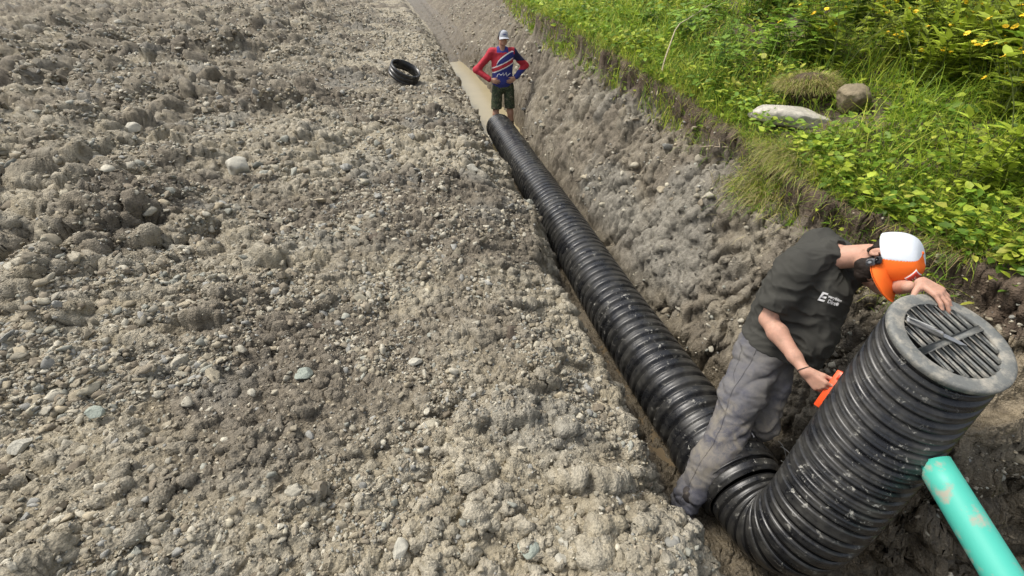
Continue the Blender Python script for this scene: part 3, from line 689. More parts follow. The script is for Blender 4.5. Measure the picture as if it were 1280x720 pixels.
# ---------------------------------------------------------------- the man at the riser
def build_man():
    root = empty('person', (1.9, 1.5, 0), 'bearded man in charcoal T-shirt and dusty grey trousers bending over the riser pipe', 'person')
    pel = V3(1.965, 1.68, .83); chest = V3(2.08, 1.735, 1.17); neck = V3(2.175, 1.675, 1.425)
    sR, sL = V3(1.955, 1.69, 1.345), V3(2.27, 1.87, 1.355); eR, wR = V3(1.845, 1.635, 1.075), V3(1.845, 1.325, .985)
    eL, wL = V3(2.40, 1.54, 1.27), V3(2.17, 1.285, 1.465)
    hR, hL = V3(1.88, 1.645, .80), V3(2.04, 1.70, .80); kR, aR = V3(1.575, 1.375, .475), V3(1.315, 1.235, .20); kL, aL = V3(1.86, 1.44, .44), V3(1.99, 1.66, .14)
    Hc = V3(2.24, 1.475, 1.49); up = .50*Rt+.08*Up-.85*Fw; fw = -.93*Up-.26*Rt-.12*Fw; H = head_frame(Hc, up, fw); HS = 1.08
    sp = nrm(neck-pel); lat = nrm((sL-sR)-sp*((sL-sR)@sp)); fr = np.cross(lat, sp)
    if fr[1] > 0: fr = -fr
    A = np.stack([lat, fr, sp], 1)
    hp = lambda P: to_local(P, H)
    # right hand grips the level, left hand lies on the grate
    dR = nrm(V3(1.885, 1.20, .945)-wR); sRt = nrm(V3(.25, -.30, .9)); nR = np.cross(dR, sRt); nR = nR if nR[0] > 0 else -nR
    hr, tr = hand_prims(wR+dR*.01, dR, nR, sRt, [(.55, .85, .4), (.6, .9, .45), (.65, .95, .5), (.75, 1., .5)], sc=1.02, thumb=(.45, .75, .5))
    gN = GN; wv = V3(2.145, 1.245, 1.53); dL = nrm(V3(.10, -1, .02)-gN*0); dL = nrm(V3(.16, -1., -.12)); nL = -gN; sLt = V3(-1, -.1, 0)
    hl, tl = hand_prims(wv, dL, nL, sLt, [(.42, .38, .25), (.40, .42, .25), (.42, .45, .28), (.45, .5, .3)], spread=.16, sc=.98, thumb=(1.25, .25, .2))
    def torso(P, o=0.):
        d = ell(P, chest, (.20+o, .155+o, .24+o), A); d = smin(d, ell(P, mix(pel, chest, .45)+fr*.012, (.172+o, .150+o, .20+o), A), .07)
        d = smin(d, ell(P, pel, (.180+o, .142+o, .135+o), A), .06); d = smin(d, rc(P, sR-lat*-.01, sL-lat*.01, .068+o, .068+o), .07)
        d = smin(d, rc(P, mix(neck, sR, .15)-fr*.01, sR, .05+o, .055+o), .05); return smin(d, rc(P, mix(neck, sL, .15)-fr*.01, sL, .05+o, .055+o), .05)
    nb = to_world((0, -.035, -.075), H)
    def body(P):
        d = torso(P, -.006); d = smin(d, rc(P, neck-sp*.03, nb, .062, .056), .03); d = smin(d, head_sdf(P, H, HS), .018)
        for s, e, w_, hnd in ((sR, eR, wR, hr), (sL, eL, wL, hl)):
            a = chain(P, [s, mix(s, e, .45), e], [.060, .051, .043], .03); f = chain(P, [e, mix(e, w_, .28), mix(e, w_, .75), w_], [.042, .050, .033, .026], .02); a = smin(a, f, .02)
            k = w_+nrm(w_-e)*.012; a = smin(a, rc(P, w_, k, .026, .024), .01)
            a = smin(a, hand_sdf(P, hnd), .016); d = smin(d, a, .03)
        for h_, k, a in ((hR, kR, aR), (hL, kL, aL)):
            d = smin(d, chain(P, [h_, k, mix(k, a, .35), a], [.078, .050, .050, .034], .03), .05)
        return d
    allp = np.array([pel, neck, sR, sL, eR, wR, eL, wL, hR, hL, kR, aR, kL, aL, Hc])
    b = sdf_obj('body', body, allp.min(0)-.19, allp.max(0)+.17, .0052, M['skin'], root)
    # shirt
    def folds(P, amp, f=1., s=0):
        w3 = 1-np.abs(vn(P@A*np.array([9., 9., 26.])*f+3*vn(P, 6, s+5)[:, None], 1., s+31)-.5)*2
        w1 = fbm(P@A*np.array([6., 6., 15.])*f+2*vn(P, 5, s+3)[:, None], 1., 2, s); w2 = fbm(P*np.array([9., 14., 20.])*f, 1., 2, s+9)
        return amp*(1.2*np.abs(w1-.5)*2+.5*w2-.6-.35*w3**3)
    hem = pel+sp*.005
    def shirt(P):
        d = torso(P, .012+.0)
        d = smin(d, ell(P, mix(pel, chest, .30)+fr*.165+lat*.02, (.17, .125, .23), A), .07); d = smin(d, ell(P, mix(pel, chest, .95)+fr*.13+lat*.02, (.16, .12, .20), A), .07)
        for s, e, t in ((sR, eR, .80), (sL, eL, .78)):
            c = mix(s, e, t); a = chain(P, [s, mix(s, e, .4), mix(s, e, 1.1)], [.082, .084, .090], .03); a = smax(a, (P-c)@nrm(e-s), .006); d = smin(d, a, .045)
        d = d+folds(P, .020)*1.; nk = ell(P, neck+sp*.055+fr*.035, (.064, .064, .052), A); d = smax(d, -nk, .006)
        return smax(d, (hem-P)@sp-.012*np.sin(14*(P@lat)), .006)
    sh = sdf_obj('shirt', shirt, np.minimum.reduce([pel, sR, sL, eR])-.24, np.maximum.reduce([neck, sR, sL, eL])+.14, .006, M['shirt'], root)
    # trousers
    def trous(P):
        d = ell(P, pel-sp*.02, (.188, .15, .145), A)
        for h_, k, a, kk in ((hR, kR, aR, 0), (hL, kL, aL, 1)):
            dd = chain(P, [h_, mix(h_, k, .5), k, mix(k, a, .4), a+nrm(a-k)*.02], [.130, .118, .095, .094, .080], .05); ax = nrm(a-h_)
            t = ((P-h_)@ax); near = np.exp(-((P-k)**2).sum(1)/.02)+.8*np.exp(-((P-a)**2).sum(1)/.02)+.7*np.exp(-((P-h_)**2).sum(1)/.03)
            wv_ = np.abs(vn(np.stack([t*24+4*vn(P, 7, 3), P@lat*5, P@fr*5], 1), 1., 4+kk)-.5)*2
            w2_ = 1-np.abs(vn(np.stack([t*15+(P@lat)*14, (P@fr)*7, P[:, 2]*3], 1), 1., 14+kk)-.5)*2; dd = dd-(.018*near+.006)*(wv_-.3)+(.012*near+.012)*w2_**4; d = smin(d, dd, .035)
        d = smax(d, (P-(pel+sp*.10))@sp, .004); return d+folds(P, .014, .9, 20)
    tr_ = sdf_obj('trousers', trous, np.minimum.reduce([aR, kL, pel, aL])-.17, np.maximum.reduce([pel, hL, kL])+.22, .0065, M['jeans'], root)
    for pts_ in ([(mix(hR, sR, .10), .05), (mix(hR, kR, .5), .0), (kR, .0), (mix(kR, aR, .6), 0), (aR, 0)], [(mix(hR, sR, .12), -.10), (mix(hR, kR, .22), -.05), (mix(hR, kR, .30), -.0)]):
        bp = np.array([p+Rt*o_ for p, o_ in pts_]); tt = np.linspace(0, len(bp)-1, 60); pp = np.stack([np.interp(tt, range(len(bp)), bp[:, i]) for i in range(3)], 1)
        dr = nrm(-Fw*.55-Rt*.8); pp = pp+dr*.35; t_ = np.zeros(60)
        for _ in range(60): t_ = t_+np.maximum(trous(pp-dr*t_[:, None])-.0012, 0)*.8
        pp = pp-dr*t_[:, None]; under_child(tr_, MB().tube(pp, .0022, 5).build('seam', M['jeans'], None, col=False))
    # boots
    for a, dd in ((aR, V3(-.45, -.85, 0)), (aL, V3(.2, -1., 0))):
        dd = nrm(dd); z0 = a[2]-.115
        def boot(P, a=a, dd=dd, z0=z0):
            q = V3(a[0], a[1], z0); d = rc(P, a+V3(0, 0, .05), q+V3(0, 0, .05)-dd*.02, .050, .046); d = smin(d, chain(P, [q-dd*.035+V3(0, 0, .045), q+dd*.09+V3(0, 0, .045), q+dd*.165+V3(0, 0, .038)], [.046, .046, .038], .03), .04)
            return smax(d, z0-P[:, 2], .006)
        sdf_obj('boot', boot, a-.26, a+.26, .008, M['boot'], root)
    # beard and hair: thin layers over the head
    def beard(P):
        q = hp(P)/HS; d = head_sdf(P, H, HS)-.005-.004*(vn(P, 120., 3)-.3); x = np.abs(q[:, 0])
        lim = np.maximum(q[:, 2]+.030+.55*np.maximum(q[:, 1]-.055, 0)-.7*np.maximum(.03-q[:, 1], 0)*1., -(q[:, 1]+.012)); mouth = .011-np.hypot(x*.5, q[:, 2]+.059)
        lim = np.maximum(lim, np.where(q[:, 1] > .06, mouth, -1)); lim = np.maximum(lim, x-.070); lim = np.maximum(lim, .002-q[:, 1]+.3*(-q[:, 2]-.06)); return np.maximum(d, lim*.8)
    sdf_obj('beard', beard, Hc-.18, Hc+.18, .004, M['hair'], root)
    def hair(P):
        q = hp(P)/HS; d = head_sdf(P, H, HS)-.007-.004*(vn(P, 150., 3)-.3); lim = np.maximum(q[:, 2]-.06, -q[:, 2]-.045+.9*np.maximum(q[:, 1]+.02, 0)); lim = np.maximum(lim, q[:, 1]-.014)
        e = np.hypot(np.abs(q[:, 0])-.084, np.hypot(q[:, 1]+.008, q[:, 2]+.004)*.75)-.022; return np.maximum(np.maximum(d, lim*.8), -e)
    sdf_obj('hair', hair, Hc-.18, Hc+.18, .004, M['hair'], root)
    face_bits(root, H, HS)
    cap_parts(root, H, HS*1.08, M['mesh_white'], M['orange'], M['orange'], M['patch'])
    # wrist cord
    fd = nrm(wR-eR); a_, b_ = frame(fd); th = np.linspace(0, 2*PI, 33); c = wR-fd*.006; o = MB().tube([c+a_*.0305*math.cos(t)+b_*.0305*math.sin(t)+fd*.006*math.sin(t) for t in th], .0028, 6).build('wrist_cord', M['rope'], None, col=False); under(root, o)
    # dark glasses
    mb = MB()
    for sx in (-1, 1):
        v, f = ICO[2]; mb.add(to_world((v*np.array([.026, .006, .017])+np.array([sx*.033, .104, .008]))*HS, H), None, f)
        mb.tube([to_world(np.array(p)*HS, H) for p in ((sx*.058, .097, .012), (sx*.079, .06, .010), (sx*.086, -.004, .006))], .0026, 6)
    mb.tube([to_world(np.array(p)*HS, H) for p in ((-.010, .110, .012), (.010, .110, .012))], .0025, 6)
    g = mb.build('sunglasses', M['glass'], None, col=False); under(root, g)
    # finger nails on the hand that shows
    for i, (p, v) in enumerate(tl[:4]):
        a = nrm(v); up_ = nrm(-nL-a*(-nL@a)); s_ = np.cross(a, up_); vv, f = ICO[1]
        v2 = p+a*.001+up_*.0058+(vv*np.array([.0062, .005, .0018]))@np.stack([a, s_, up_], 0)
        under(root, mesh_obj('nail', v2, None, M['nail'], tris=f))
    # printed words on the chest
    logo(sh, shirt, root)
    # clip-on camera at the temple
    cm = empty('clip_camera', to_world((.10*HS, .03, .0), H), 'small grey and black camera clipped beside the cap at the temple', 'camera')
    sx = 1 if to_world((.1, 0, 0), H)@(-Fw) > to_world((-.1, 0, 0), H)@(-Fw) else -1
    ax = [H[1][:, i] for i in range(3)]; c0 = to_world(np.array([sx*.103, .040, .012])*HS, H)
    b1 = MB().box(c0, ax[1], ax[2], ax[0], .020, .014, .012, .3).build('camera_body', M['cam_black'], None, col=False)
    b2 = MB().box(c0-ax[2]*.030+ax[1]*.006, ax[1], ax[2], ax[0], .017, .019, .011, .3).build('lamp_housing', M['cam_grey'], None, col=False)
    l1 = MB().tube([c0+ax[0]*sx*.010, c0+ax[0]*sx*.015], [.007, .006], 16).build('lens', M['glass'], None, col=False)
    l2 = MB().tube([c0+ax[1]*.0+ax[2]*.0-ax[0]*sx*.02, c0-ax[0]*sx*.006], [.006, .006], 8).build('clip', M['cam_black'], None, col=False); under(cm, b1, b2, l1, l2)
    # spirit level in the right hand
    lc = mix(tr[1][0], tr[4][0], .5)+nR*.004; up2 = nrm(RISE-V3(1.7, .87, .6)); lc = V3(1.905, 1.195, .955); q = np.cross(up2, V3(-.25, .95, 0)); q = nrm(q); w2 = np.cross(up2, q)
    lv = empty('spirit_level', lc, 'small bright orange torpedo level held upright against the riser pipe', 'level')
    bd = MB(); bd.box(lc+w2*.0, q, w2, up2, .0135, .030, .105, .1); body_ = bd.build('level_body', M['level'], None, col=False, smooth=False)
    v1 = MB().box(lc+up2*.075, q, w2, up2, .0142, .018, .020, .2).build('vial_window', M['level_dark'], None, col=False)
    under(lv, body_, v1)
    return root
def logo(sh, f, root):
    """white chest print: text meshed, then laid onto the shirt's surface"""
    me = []
    def txt(s, size, x, y, bold=0.):
        cu = bpy.data.curves.new('t', 'FONT'); cu.body = s; cu.size = size; cu.offset = bold; cu.resolution_u = 2; o = bpy.data.objects.new('t', cu); COL.objects.link(o)
        bpy.context.view_layer.update(); m = bpy.data.meshes.new_from_object(o.evaluated_get(bpy.context.evaluated_depsgraph_get())); bpy.data.objects.remove(o)
        v = np.array([p.co[:2] for p in m.vertices]); me.append((v+np.array([x, y]), [tuple(p.vertices) for p in m.polygons])); bpy.data.meshes.remove(m)
    txt('E', .062, 0, -.022, .0022); txt('verything', .0215, .036, .004, .0008); txt('Dirt', .026, .044, -.022, .0008)
    th = np.linspace(0, 2*PI, 18, endpoint=False); me.append((np.stack([.098+.009*np.cos(th), -.012+.009*np.sin(th)], 1), [tuple(range(18))]))
    v = []; fs = []; n = 0
    for a, b in me: v.append(a); fs += [tuple(i+n for i in p) for p in b]; n += len(a)
    v = np.concatenate(v)
    # centre of the print on the picture's side of the chest
    c = LOGO_C; ex = nrm(LOGO_X); ez = -Fw; ey = nrm(np.cross(ez, ex)); ez = np.cross(ex, ey)
    P = c+(v[:, :1]-.045)*ex+v[:, 1:]*ey+ez*.25; t = np.zeros(len(P))
    for _ in range(70): t = t+np.maximum(f(P-ez*t[:, None])-.0012, 0)*.8
    P = P-ez*t[:, None]
    under_child(sh, mesh_obj('chest_print', P, fs, M['print'], None, False))
LOGO_C = V3(2.073, 1.573, 1.22); LOGO_X = .93*Rt-.33*Up
# ================================================================ vegetation and bank details
def surf_z(x, y):
    z, el, er, ft, top = base_z(np.atleast_1d(np.asarray(x, float)), np.atleast_1d(np.asarray(y, float))); return z
GREENS = np.array([(.29, .40, .04), (.19, .31, .03), (.38, .46, .05), (.12, .22, .025), (.46, .47, .08), (.22, .35, .05)])
def bank_points(n, w0=0., w1=9., y0=.2, y1=30, near=1.):
    """random points on the grassy bank, thinning with distance so that they look evenly dense"""
    y = y0+(y1-y0)*RNG.random(n*3)**(1.9*near); o = w0+(w1-w0)*RNG.random(n*3)**1.5*np.clip((y+2)/8, .35, 1.); x = xR(y)+o
    k = (x < 14) & (np.hypot(x-B1[0]+.05, y-B1[1]+.08) > .27) & (np.hypot(x-B2[0]+.1, y-B2[1]+.15) > .20) & (np.hypot(x-B3[0], y-B3[1]) > .20); x, y, o = x[k][:n], y[k][:n], o[k][:n]; return np.stack([x, y, surf_z(x, y)], 1), o
def blades(P, L, W, lean, col, seg=4, droop=.9, dirn=None):
    """curved grass blades: (n*(seg*2+1)) verts"""
    n = len(P); az = RNG.uniform(0, 2*PI, n) if dirn is None else dirn; d = np.stack([np.cos(az), np.sin(az), 0*az], 1); s = np.stack([-np.sin(az), np.cos(az), 0*az], 1)
    t = np.linspace(0, 1, seg+1); v = []
    for i, u in enumerate(t):
        ang = lean+droop*u*u*(.4+lean); h = L*u*np.cos(np.minimum(ang, 2.2)*.8); r = L*u*np.sin(np.minimum(ang, 2.2)*.9)
        c = P+d*r[:, None]+np.stack([0*h, 0*h, h], 1); w_ = (W*(1-u**1.8)*.5)[:, None]
        if i < seg: v += [c-s*w_, c+s*w_]
        else: v += [c]
    k = 2*seg+1; V = np.stack(v, 1).reshape(-1, 3); b = (np.arange(n)*k)[:, None]
    q = np.concatenate([b+np.array([[2*i, 2*i+1, 2*i+3, 2*i+2]]) for i in range(seg-1)]); tr = b+np.array([[2*seg-2, 2*seg-1, 2*seg]])
    return V, q, tr, np.repeat(col, k, 0)
def leafset(P, D, N, L, W, col, fold=.25, curl=.35):
    """pointed leaves: base P, direction D, normal N; two halves folded along the midrib"""
    n = len(P); D = D/np.linalg.norm(D, axis=1)[:, None]; S = np.cross(D, N); S /= np.linalg.norm(S, axis=1)[:, None]+1e-9; N = np.cross(S, D)
    L = L[:, None]; W = W[:, None]; v = []
    for (t, w_, z) in ((0, 0, 0), (.30, -.5, fold), (.30, 0, 0), (.30, .5, fold), (.68, -.38, fold*.8), (.68, 0, 0), (.68, .38, fold*.8), (1., 0, 0)):
        v.append(P+D*L*t+S*W*w_+N*(W*z*abs(w_)-L*curl*t*t*.5))
    V = np.stack(v, 1).reshape(-1, 3); b = (np.arange(n)*8)[:, None]
    q = np.concatenate([b+np.array([f]) for f in ((1, 2, 5, 4), (2, 3, 6, 5))]); t = np.concatenate([b+np.array([f]) for f in ((0, 2, 1), (0, 3, 2), (4, 5, 7), (5, 6, 7))])
    return V, q, t, np.repeat(col, 8, 0)
class Cloud(MB):
    def put(s, V, q, t, c): s.v.append(V); s.c.append(c); s.q.append(q+s.n); s.t.append(t+s.n); s.n += len(V)
def rdirs(n, up=.4):
    a = RNG.uniform(0, 2*PI, n); z = RNG.normal(up, .35, n); return np.stack([np.cos(a), np.sin(a), z], 1)
def build_grass():
    g = Cloud()
    def tone(P, n, hi=.2):
        t = fbm(P, .9, 3, 201); c = GREENS[np.clip((t*9-1.6+RNG.normal(0, .9, n)).astype(int), 0, 5)]; return c*RNG.uniform(.75, 1.3, (n, 1))
    # mown-looking bright tufts, denser at the cut edge
    for cnt, w0, w1, L0, L1, near in ((26000, -.04, .9, .10, .26, .8), (36000, .2, 7., .14, .40, .8), (30000, .0, 5., .10, .28, .6), (9000, .5, 6., .35, .62, .8)):
        m = cnt//9; C, o = bank_points(m, w0, w1, near=near); keep = (vn(C, 1.6, 77) > .22) & ((o > .10) | (C[:, 1] > 1.9)); C = C[keep]
        P = np.repeat(C, 9, 0)+RNG.normal(0, 1, (len(C)*9, 3))*np.array([.045, .045, 0]); P[:, 2] = surf_z(P[:, 0], P[:, 1])-.01; n = len(P)
        dist = np.linalg.norm(P-CAM, axis=1); L = RNG.uniform(L0, L1, n)*(.7+.7*vn(P, .8, 9)); W = np.maximum(.0045, dist*.0011)*RNG.uniform(.7, 1.4, n)
        g.put(*blades(P, L, W, RNG.uniform(.1, .75, n), tone(P, n)))
    # fringe hanging over the cut, partly straw coloured
    n = 6000; y = 1.5+26*RNG.random(n)**1.8; x = xR(y)+RNG.normal(.02, .07, n)+.05*(vn(np.stack([y, y, y], 1), 3., 8)-.5); P = np.stack([x, y, surf_z(x, y)], 1); c = GREENS[RNG.integers(0, 6, n)]*RNG.uniform(.8, 1.2, (n, 1)); dry = RNG.random(n) < .35; c[dry] = np.array([.36, .28, .13])*RNG.uniform(.6, 1.1, (dry.sum(), 1))
    dist = np.linalg.norm(P-CAM, axis=1); g.put(*blades(P, RNG.uniform(.05, .24, n), np.maximum(.004, dist*.001), RNG.uniform(.4, 1.5, n), c, dirn=PI+RNG.normal(0, 1.3, n)))
    # a tongue of turf slumped down the bank near the boulder
    n = 3000; cx, cy = TONGUE[0], TONGUE[1]; x = cx+RNG.normal(0, .10, n); y = cy+RNG.normal(0, .15, n); P = np.stack([x, y, surf_z(x, y)+.0], 1); c = GREENS[RNG.integers(0, 6, n)]*RNG.uniform(.8, 1.2, (n, 1)); dry = RNG.random(n) < .55; c[dry] = np.array([.50, .43, .20])*RNG.uniform(.6, 1.1, (dry.sum(), 1))
    g.put(*blades(P, RNG.uniform(.10, .25, n), np.full(n, .0052), RNG.uniform(.4, 1.3, n), c, dirn=PI+RNG.normal(0, 1., n)))
    tag(g.build('grass', M['grass'], smooth=False), 'bright green grass covering the top of the right bank', 'grass', kind='stuff')
    u = Cloud()
    C, o = bank_points(8500, .05, 8., near=.75); k = 11; P = np.repeat(C, k, 0); n = len(P); hh = np.repeat(.05+.20*vn(C, 1.3, 31)+.04*RNG.random(len(C)), k)
    P = P+RNG.normal(0, 1, (n, 3))*np.array([.06, .06, 0]); P[:, 2] = surf_z(P[:, 0], P[:, 1])+hh*RNG.random(n); dist = np.linalg.norm(P-CAM, axis=1)
    L = RNG.uniform(.025, .075, n)*(.6+.10*dist); D = rdirs(n, .25); N_ = np.tile([0., 0, 1], (n, 1))+RNG.normal(0, .3, (n, 3)); tt = fbm(P, 1.1, 3, 55); c = GREENS[np.clip((tt*9-1.8+RNG.normal(0, .8, n)).astype(int), 0, 5)]*RNG.uniform(.7, 1.25, (n, 1))
    u.put(*leafset(P, D, N_, L, L*RNG.uniform(.4, .75, n), c))
    tag(u.build('undergrowth', M['leaf'], smooth=False), 'low broad-leaved ground cover filling in between the grass', 'ground cover', kind='stuff')
def plant_mesh(kind, seed):
    """one weed: stems and leaves as meshes in local coordinates"""
    global RNG
    keep = RNG; RNG = np.random.default_rng(seed); st = MB(); lf = Cloud(); fl = MB(); r = RNG
    def leaf(P, D, L, W, c, N=(0, 0, 1), **k): lf.put(*leafset(np.array([P]), np.array([D]), np.array([N], float), np.array([L]), np.array([W]), np.array([c]), **k))
    base = {'compound': (.37, .46, .05), 'fern': (.20, .36, .045), 'broad': (.24, .39, .05), 'flower': (.36, .44, .055)}[kind]; tips = []
    ns = {'compound': 9, 'fern': 9, 'broad': 7, 'flower': 12}[kind]
    for s in range(ns):
        az = r.uniform(0, 2*PI); H = r.uniform(.22, .50)*(1.15 if kind in ('compound', 'flower') else .9); ln = r.uniform(.1, .6); p0 = V3(r.normal(0, .035), r.normal(0, .035), -.02); pts = []
        for t in np.linspace(0, 1, 6): pts.append(p0+V3(math.cos(az), math.sin(az), 0)*H*ln*t**1.6+V3(0, 0, H*(t-.12*t*t)))
        pts = np.array(pts); st.tube(pts, np.linspace(.0032, .0012, 6), 5, col=(.14, .17, .05)); T = nrm(pts[-1]-pts[-2]); tips.append((pts[-1], T)); c0 = np.array(base)*r.uniform(.75, 1.25)
        side = nrm(np.cross(T, (0, 0, 1)))
        if kind == 'compound':                                   # opposite leaflets along the stem
            for i in range(2, 6):
                for sg in (-1, 1): leaf(pts[i], side*sg+T*.5+V3(0, 0, .05), r.uniform(.055, .085), r.uniform(.026, .040), c0*r.uniform(.8, 1.2), N=(0, 0, 1))
                m = (pts[i]+pts[i-1])/2
                for sg in (-1, 1): leaf(m, side*sg+T*.3, r.uniform(.05, .075), r.uniform(.024, .036), c0*r.uniform(.8, 1.2))
            leaf(pts[-1], T, .085, .036, c0*1.1)
        elif kind == 'fern':
            for i in np.linspace(.2, 1, 14):
                p = pts[0]+(pts[-1]-pts[0])*i; j = i*5; a = int(min(4, j)); p = mix(pts[a], pts[a+1], j-a)
                for sg in (-1, 1): leaf(p, side*sg+T*.6+r.normal(0, .15, 3), .075*(1.1-i*.8), .013, c0*r.uniform(.8, 1.2))
        elif kind == 'broad':
            for i in range(1, 6):
                for q in range(3): a = r.uniform(0, 2*PI); leaf(pts[i], V3(math.cos(a), math.sin(a), r.uniform(.0, .5)), r.uniform(.06, .12), r.uniform(.035, .06), c0*r.uniform(.75, 1.2))
        else:
            for i in range(1, 6):
                for q in range(3): a = r.uniform(0, 2*PI); leaf(pts[i], V3(math.cos(a), math.sin(a), r.uniform(.1, .7)), r.uniform(.05, .09), r.uniform(.020, .034), c0*r.uniform(.8, 1.2))
    RNG = keep; return st, lf, tips
def build_plants():
    protos = {}; n0 = 0
    kinds = {'compound': ('leafy_weed', 'leafy yellow-green weed with paired leaflets among the bank plants', 'weed', 'leafy weeds with paired leaflets on the bank'),
             'fern': ('feathery_weed', 'feathery dark green weed with fine fern-like leaves on the bank', 'weed', 'feathery weeds on the bank'),
             'broad': ('broadleaf_weed', 'broad-leaved green weed rising out of the bank grass', 'weed', 'broad-leaved weeds on the bank'),
             'flower': ('flowering_weed', 'green weed with small bright yellow flowers on the right bank', 'wildflower', 'yellow flowering weeds on the right bank')}
    def make(kind, seed):
        nm, lb, ct, gp = kinds[kind]; st, lf, tips = plant_mesh(kind, seed); e = empty(nm, (0, 0, 0), lb, ct, gp); a = st.build('stem', M['stem'], e); b = lf.build('foliage', M['leaf'], e, smooth=False)
        if kind == 'flower':
            for (p, T) in tips[:12]:
                mb = MB(); a_, b_ = frame(T)
                for k in range(9):
                    th = k*2*PI/9; dv = a_*math.cos(th)+b_*math.sin(th); s_ = np.cross(T, dv); q = p+T*.004
                    mb.add([q+s_*.002, q+dv*.011+s_*.006+T*.004, q+dv*.016+T*.002, q+dv*.011-s_*.006+T*.004, q-s_*.002], None, [(0, 1, 4), (1, 3, 4), (1, 2, 3)])
                mb.add((ICO[1][0]*.005+p+T*.006), None, ICO[1][1]); mb.build('flower', M['petal'], e, smooth=False, col=False)
        return e
    def place(e, first, x, y, sc, dz=0.):
        o = e if first else e.copy()
        if not first:
            COL.objects.link(o)
            for ch in e.children: c = ch.copy(); COL.objects.link(c); c.parent = o
        o.location = (x, y, float(surf_z(x, y)[0])+dz); o.scale = (sc,)*3; o.rotation_euler = (RNG.normal(0, .1), RNG.normal(0, .1), RNG.uniform(0, 2*PI))
    R_ = RNG
    for kind, cnt, reg in (('compound', 34, (1.2, 3.6, .25, 2.4)), ('fern', 22, (.9, 6., .10, 2.2)), ('broad', 44, (1.2, 9., .35, 3.5)), ('flower', 60, (1.1, 4.6, .9, 3.0))):
        ps = [make(kind, 100+i+len(kind)) for i in range(4)]
        for i in range(cnt):
            y = R_.uniform(reg[0], reg[1]) if i % 3 else R_.uniform(reg[0], reg[0]+(reg[1]-reg[0])*.5); o = R_.uniform(reg[2], reg[3]); px_ = float(xR(y))+o; o += 1.2 if math.hypot(px_-(B1[0]+B2[0])/2+.25, y-B1[1]+.45) < .95 else 0.; place(ps[i % 4], i < 4, float(xR(y))+o, y, R_.uniform(.75, 1.25)*((1+.25*min(o, 1.6)) if kind != 'flower' else 1.55))
def stick(name, pts, r0, r1, col, label, cat, seg=7, fork=None):
    mb = MB(); pts = np.array(pts); t = np.linspace(0, 1, 14); n = len(pts); P = np.stack([np.interp(t*(n-1), range(n), pts[:, i]) for i in range(3)], 1); P = P+(fbm(P, 9., 2, 3)-.5)[:, None]*.02
    mb.tube(P, np.linspace(r0, r1, 14), seg, col)
    if fork: 
        for a, b in fork: mb.tube([P[a], mix(P[a], np.array(b), .5)+.01, b], [r0*.55, r0*.45, r0*.25], 6, col)
    return tag(mb.build(name, M['wood']), label, cat)
def place_landmarks():
    global TONGUE, B1, B2, B3, STALK
    g = at_ground; B1 = g(992, 152)+V3(0, 0, .02); B2 = g(1058, 138)+V3(0, 0, .07); B3 = g(1006, 122)+V3(0, 0, .07); TONGUE = g(980, 205)
    a = g(820, 128); STALK = [a, a+V3(.12, .18, .30), a+V3(.30, .35, .62), a+V3(.95, .75, .80)]
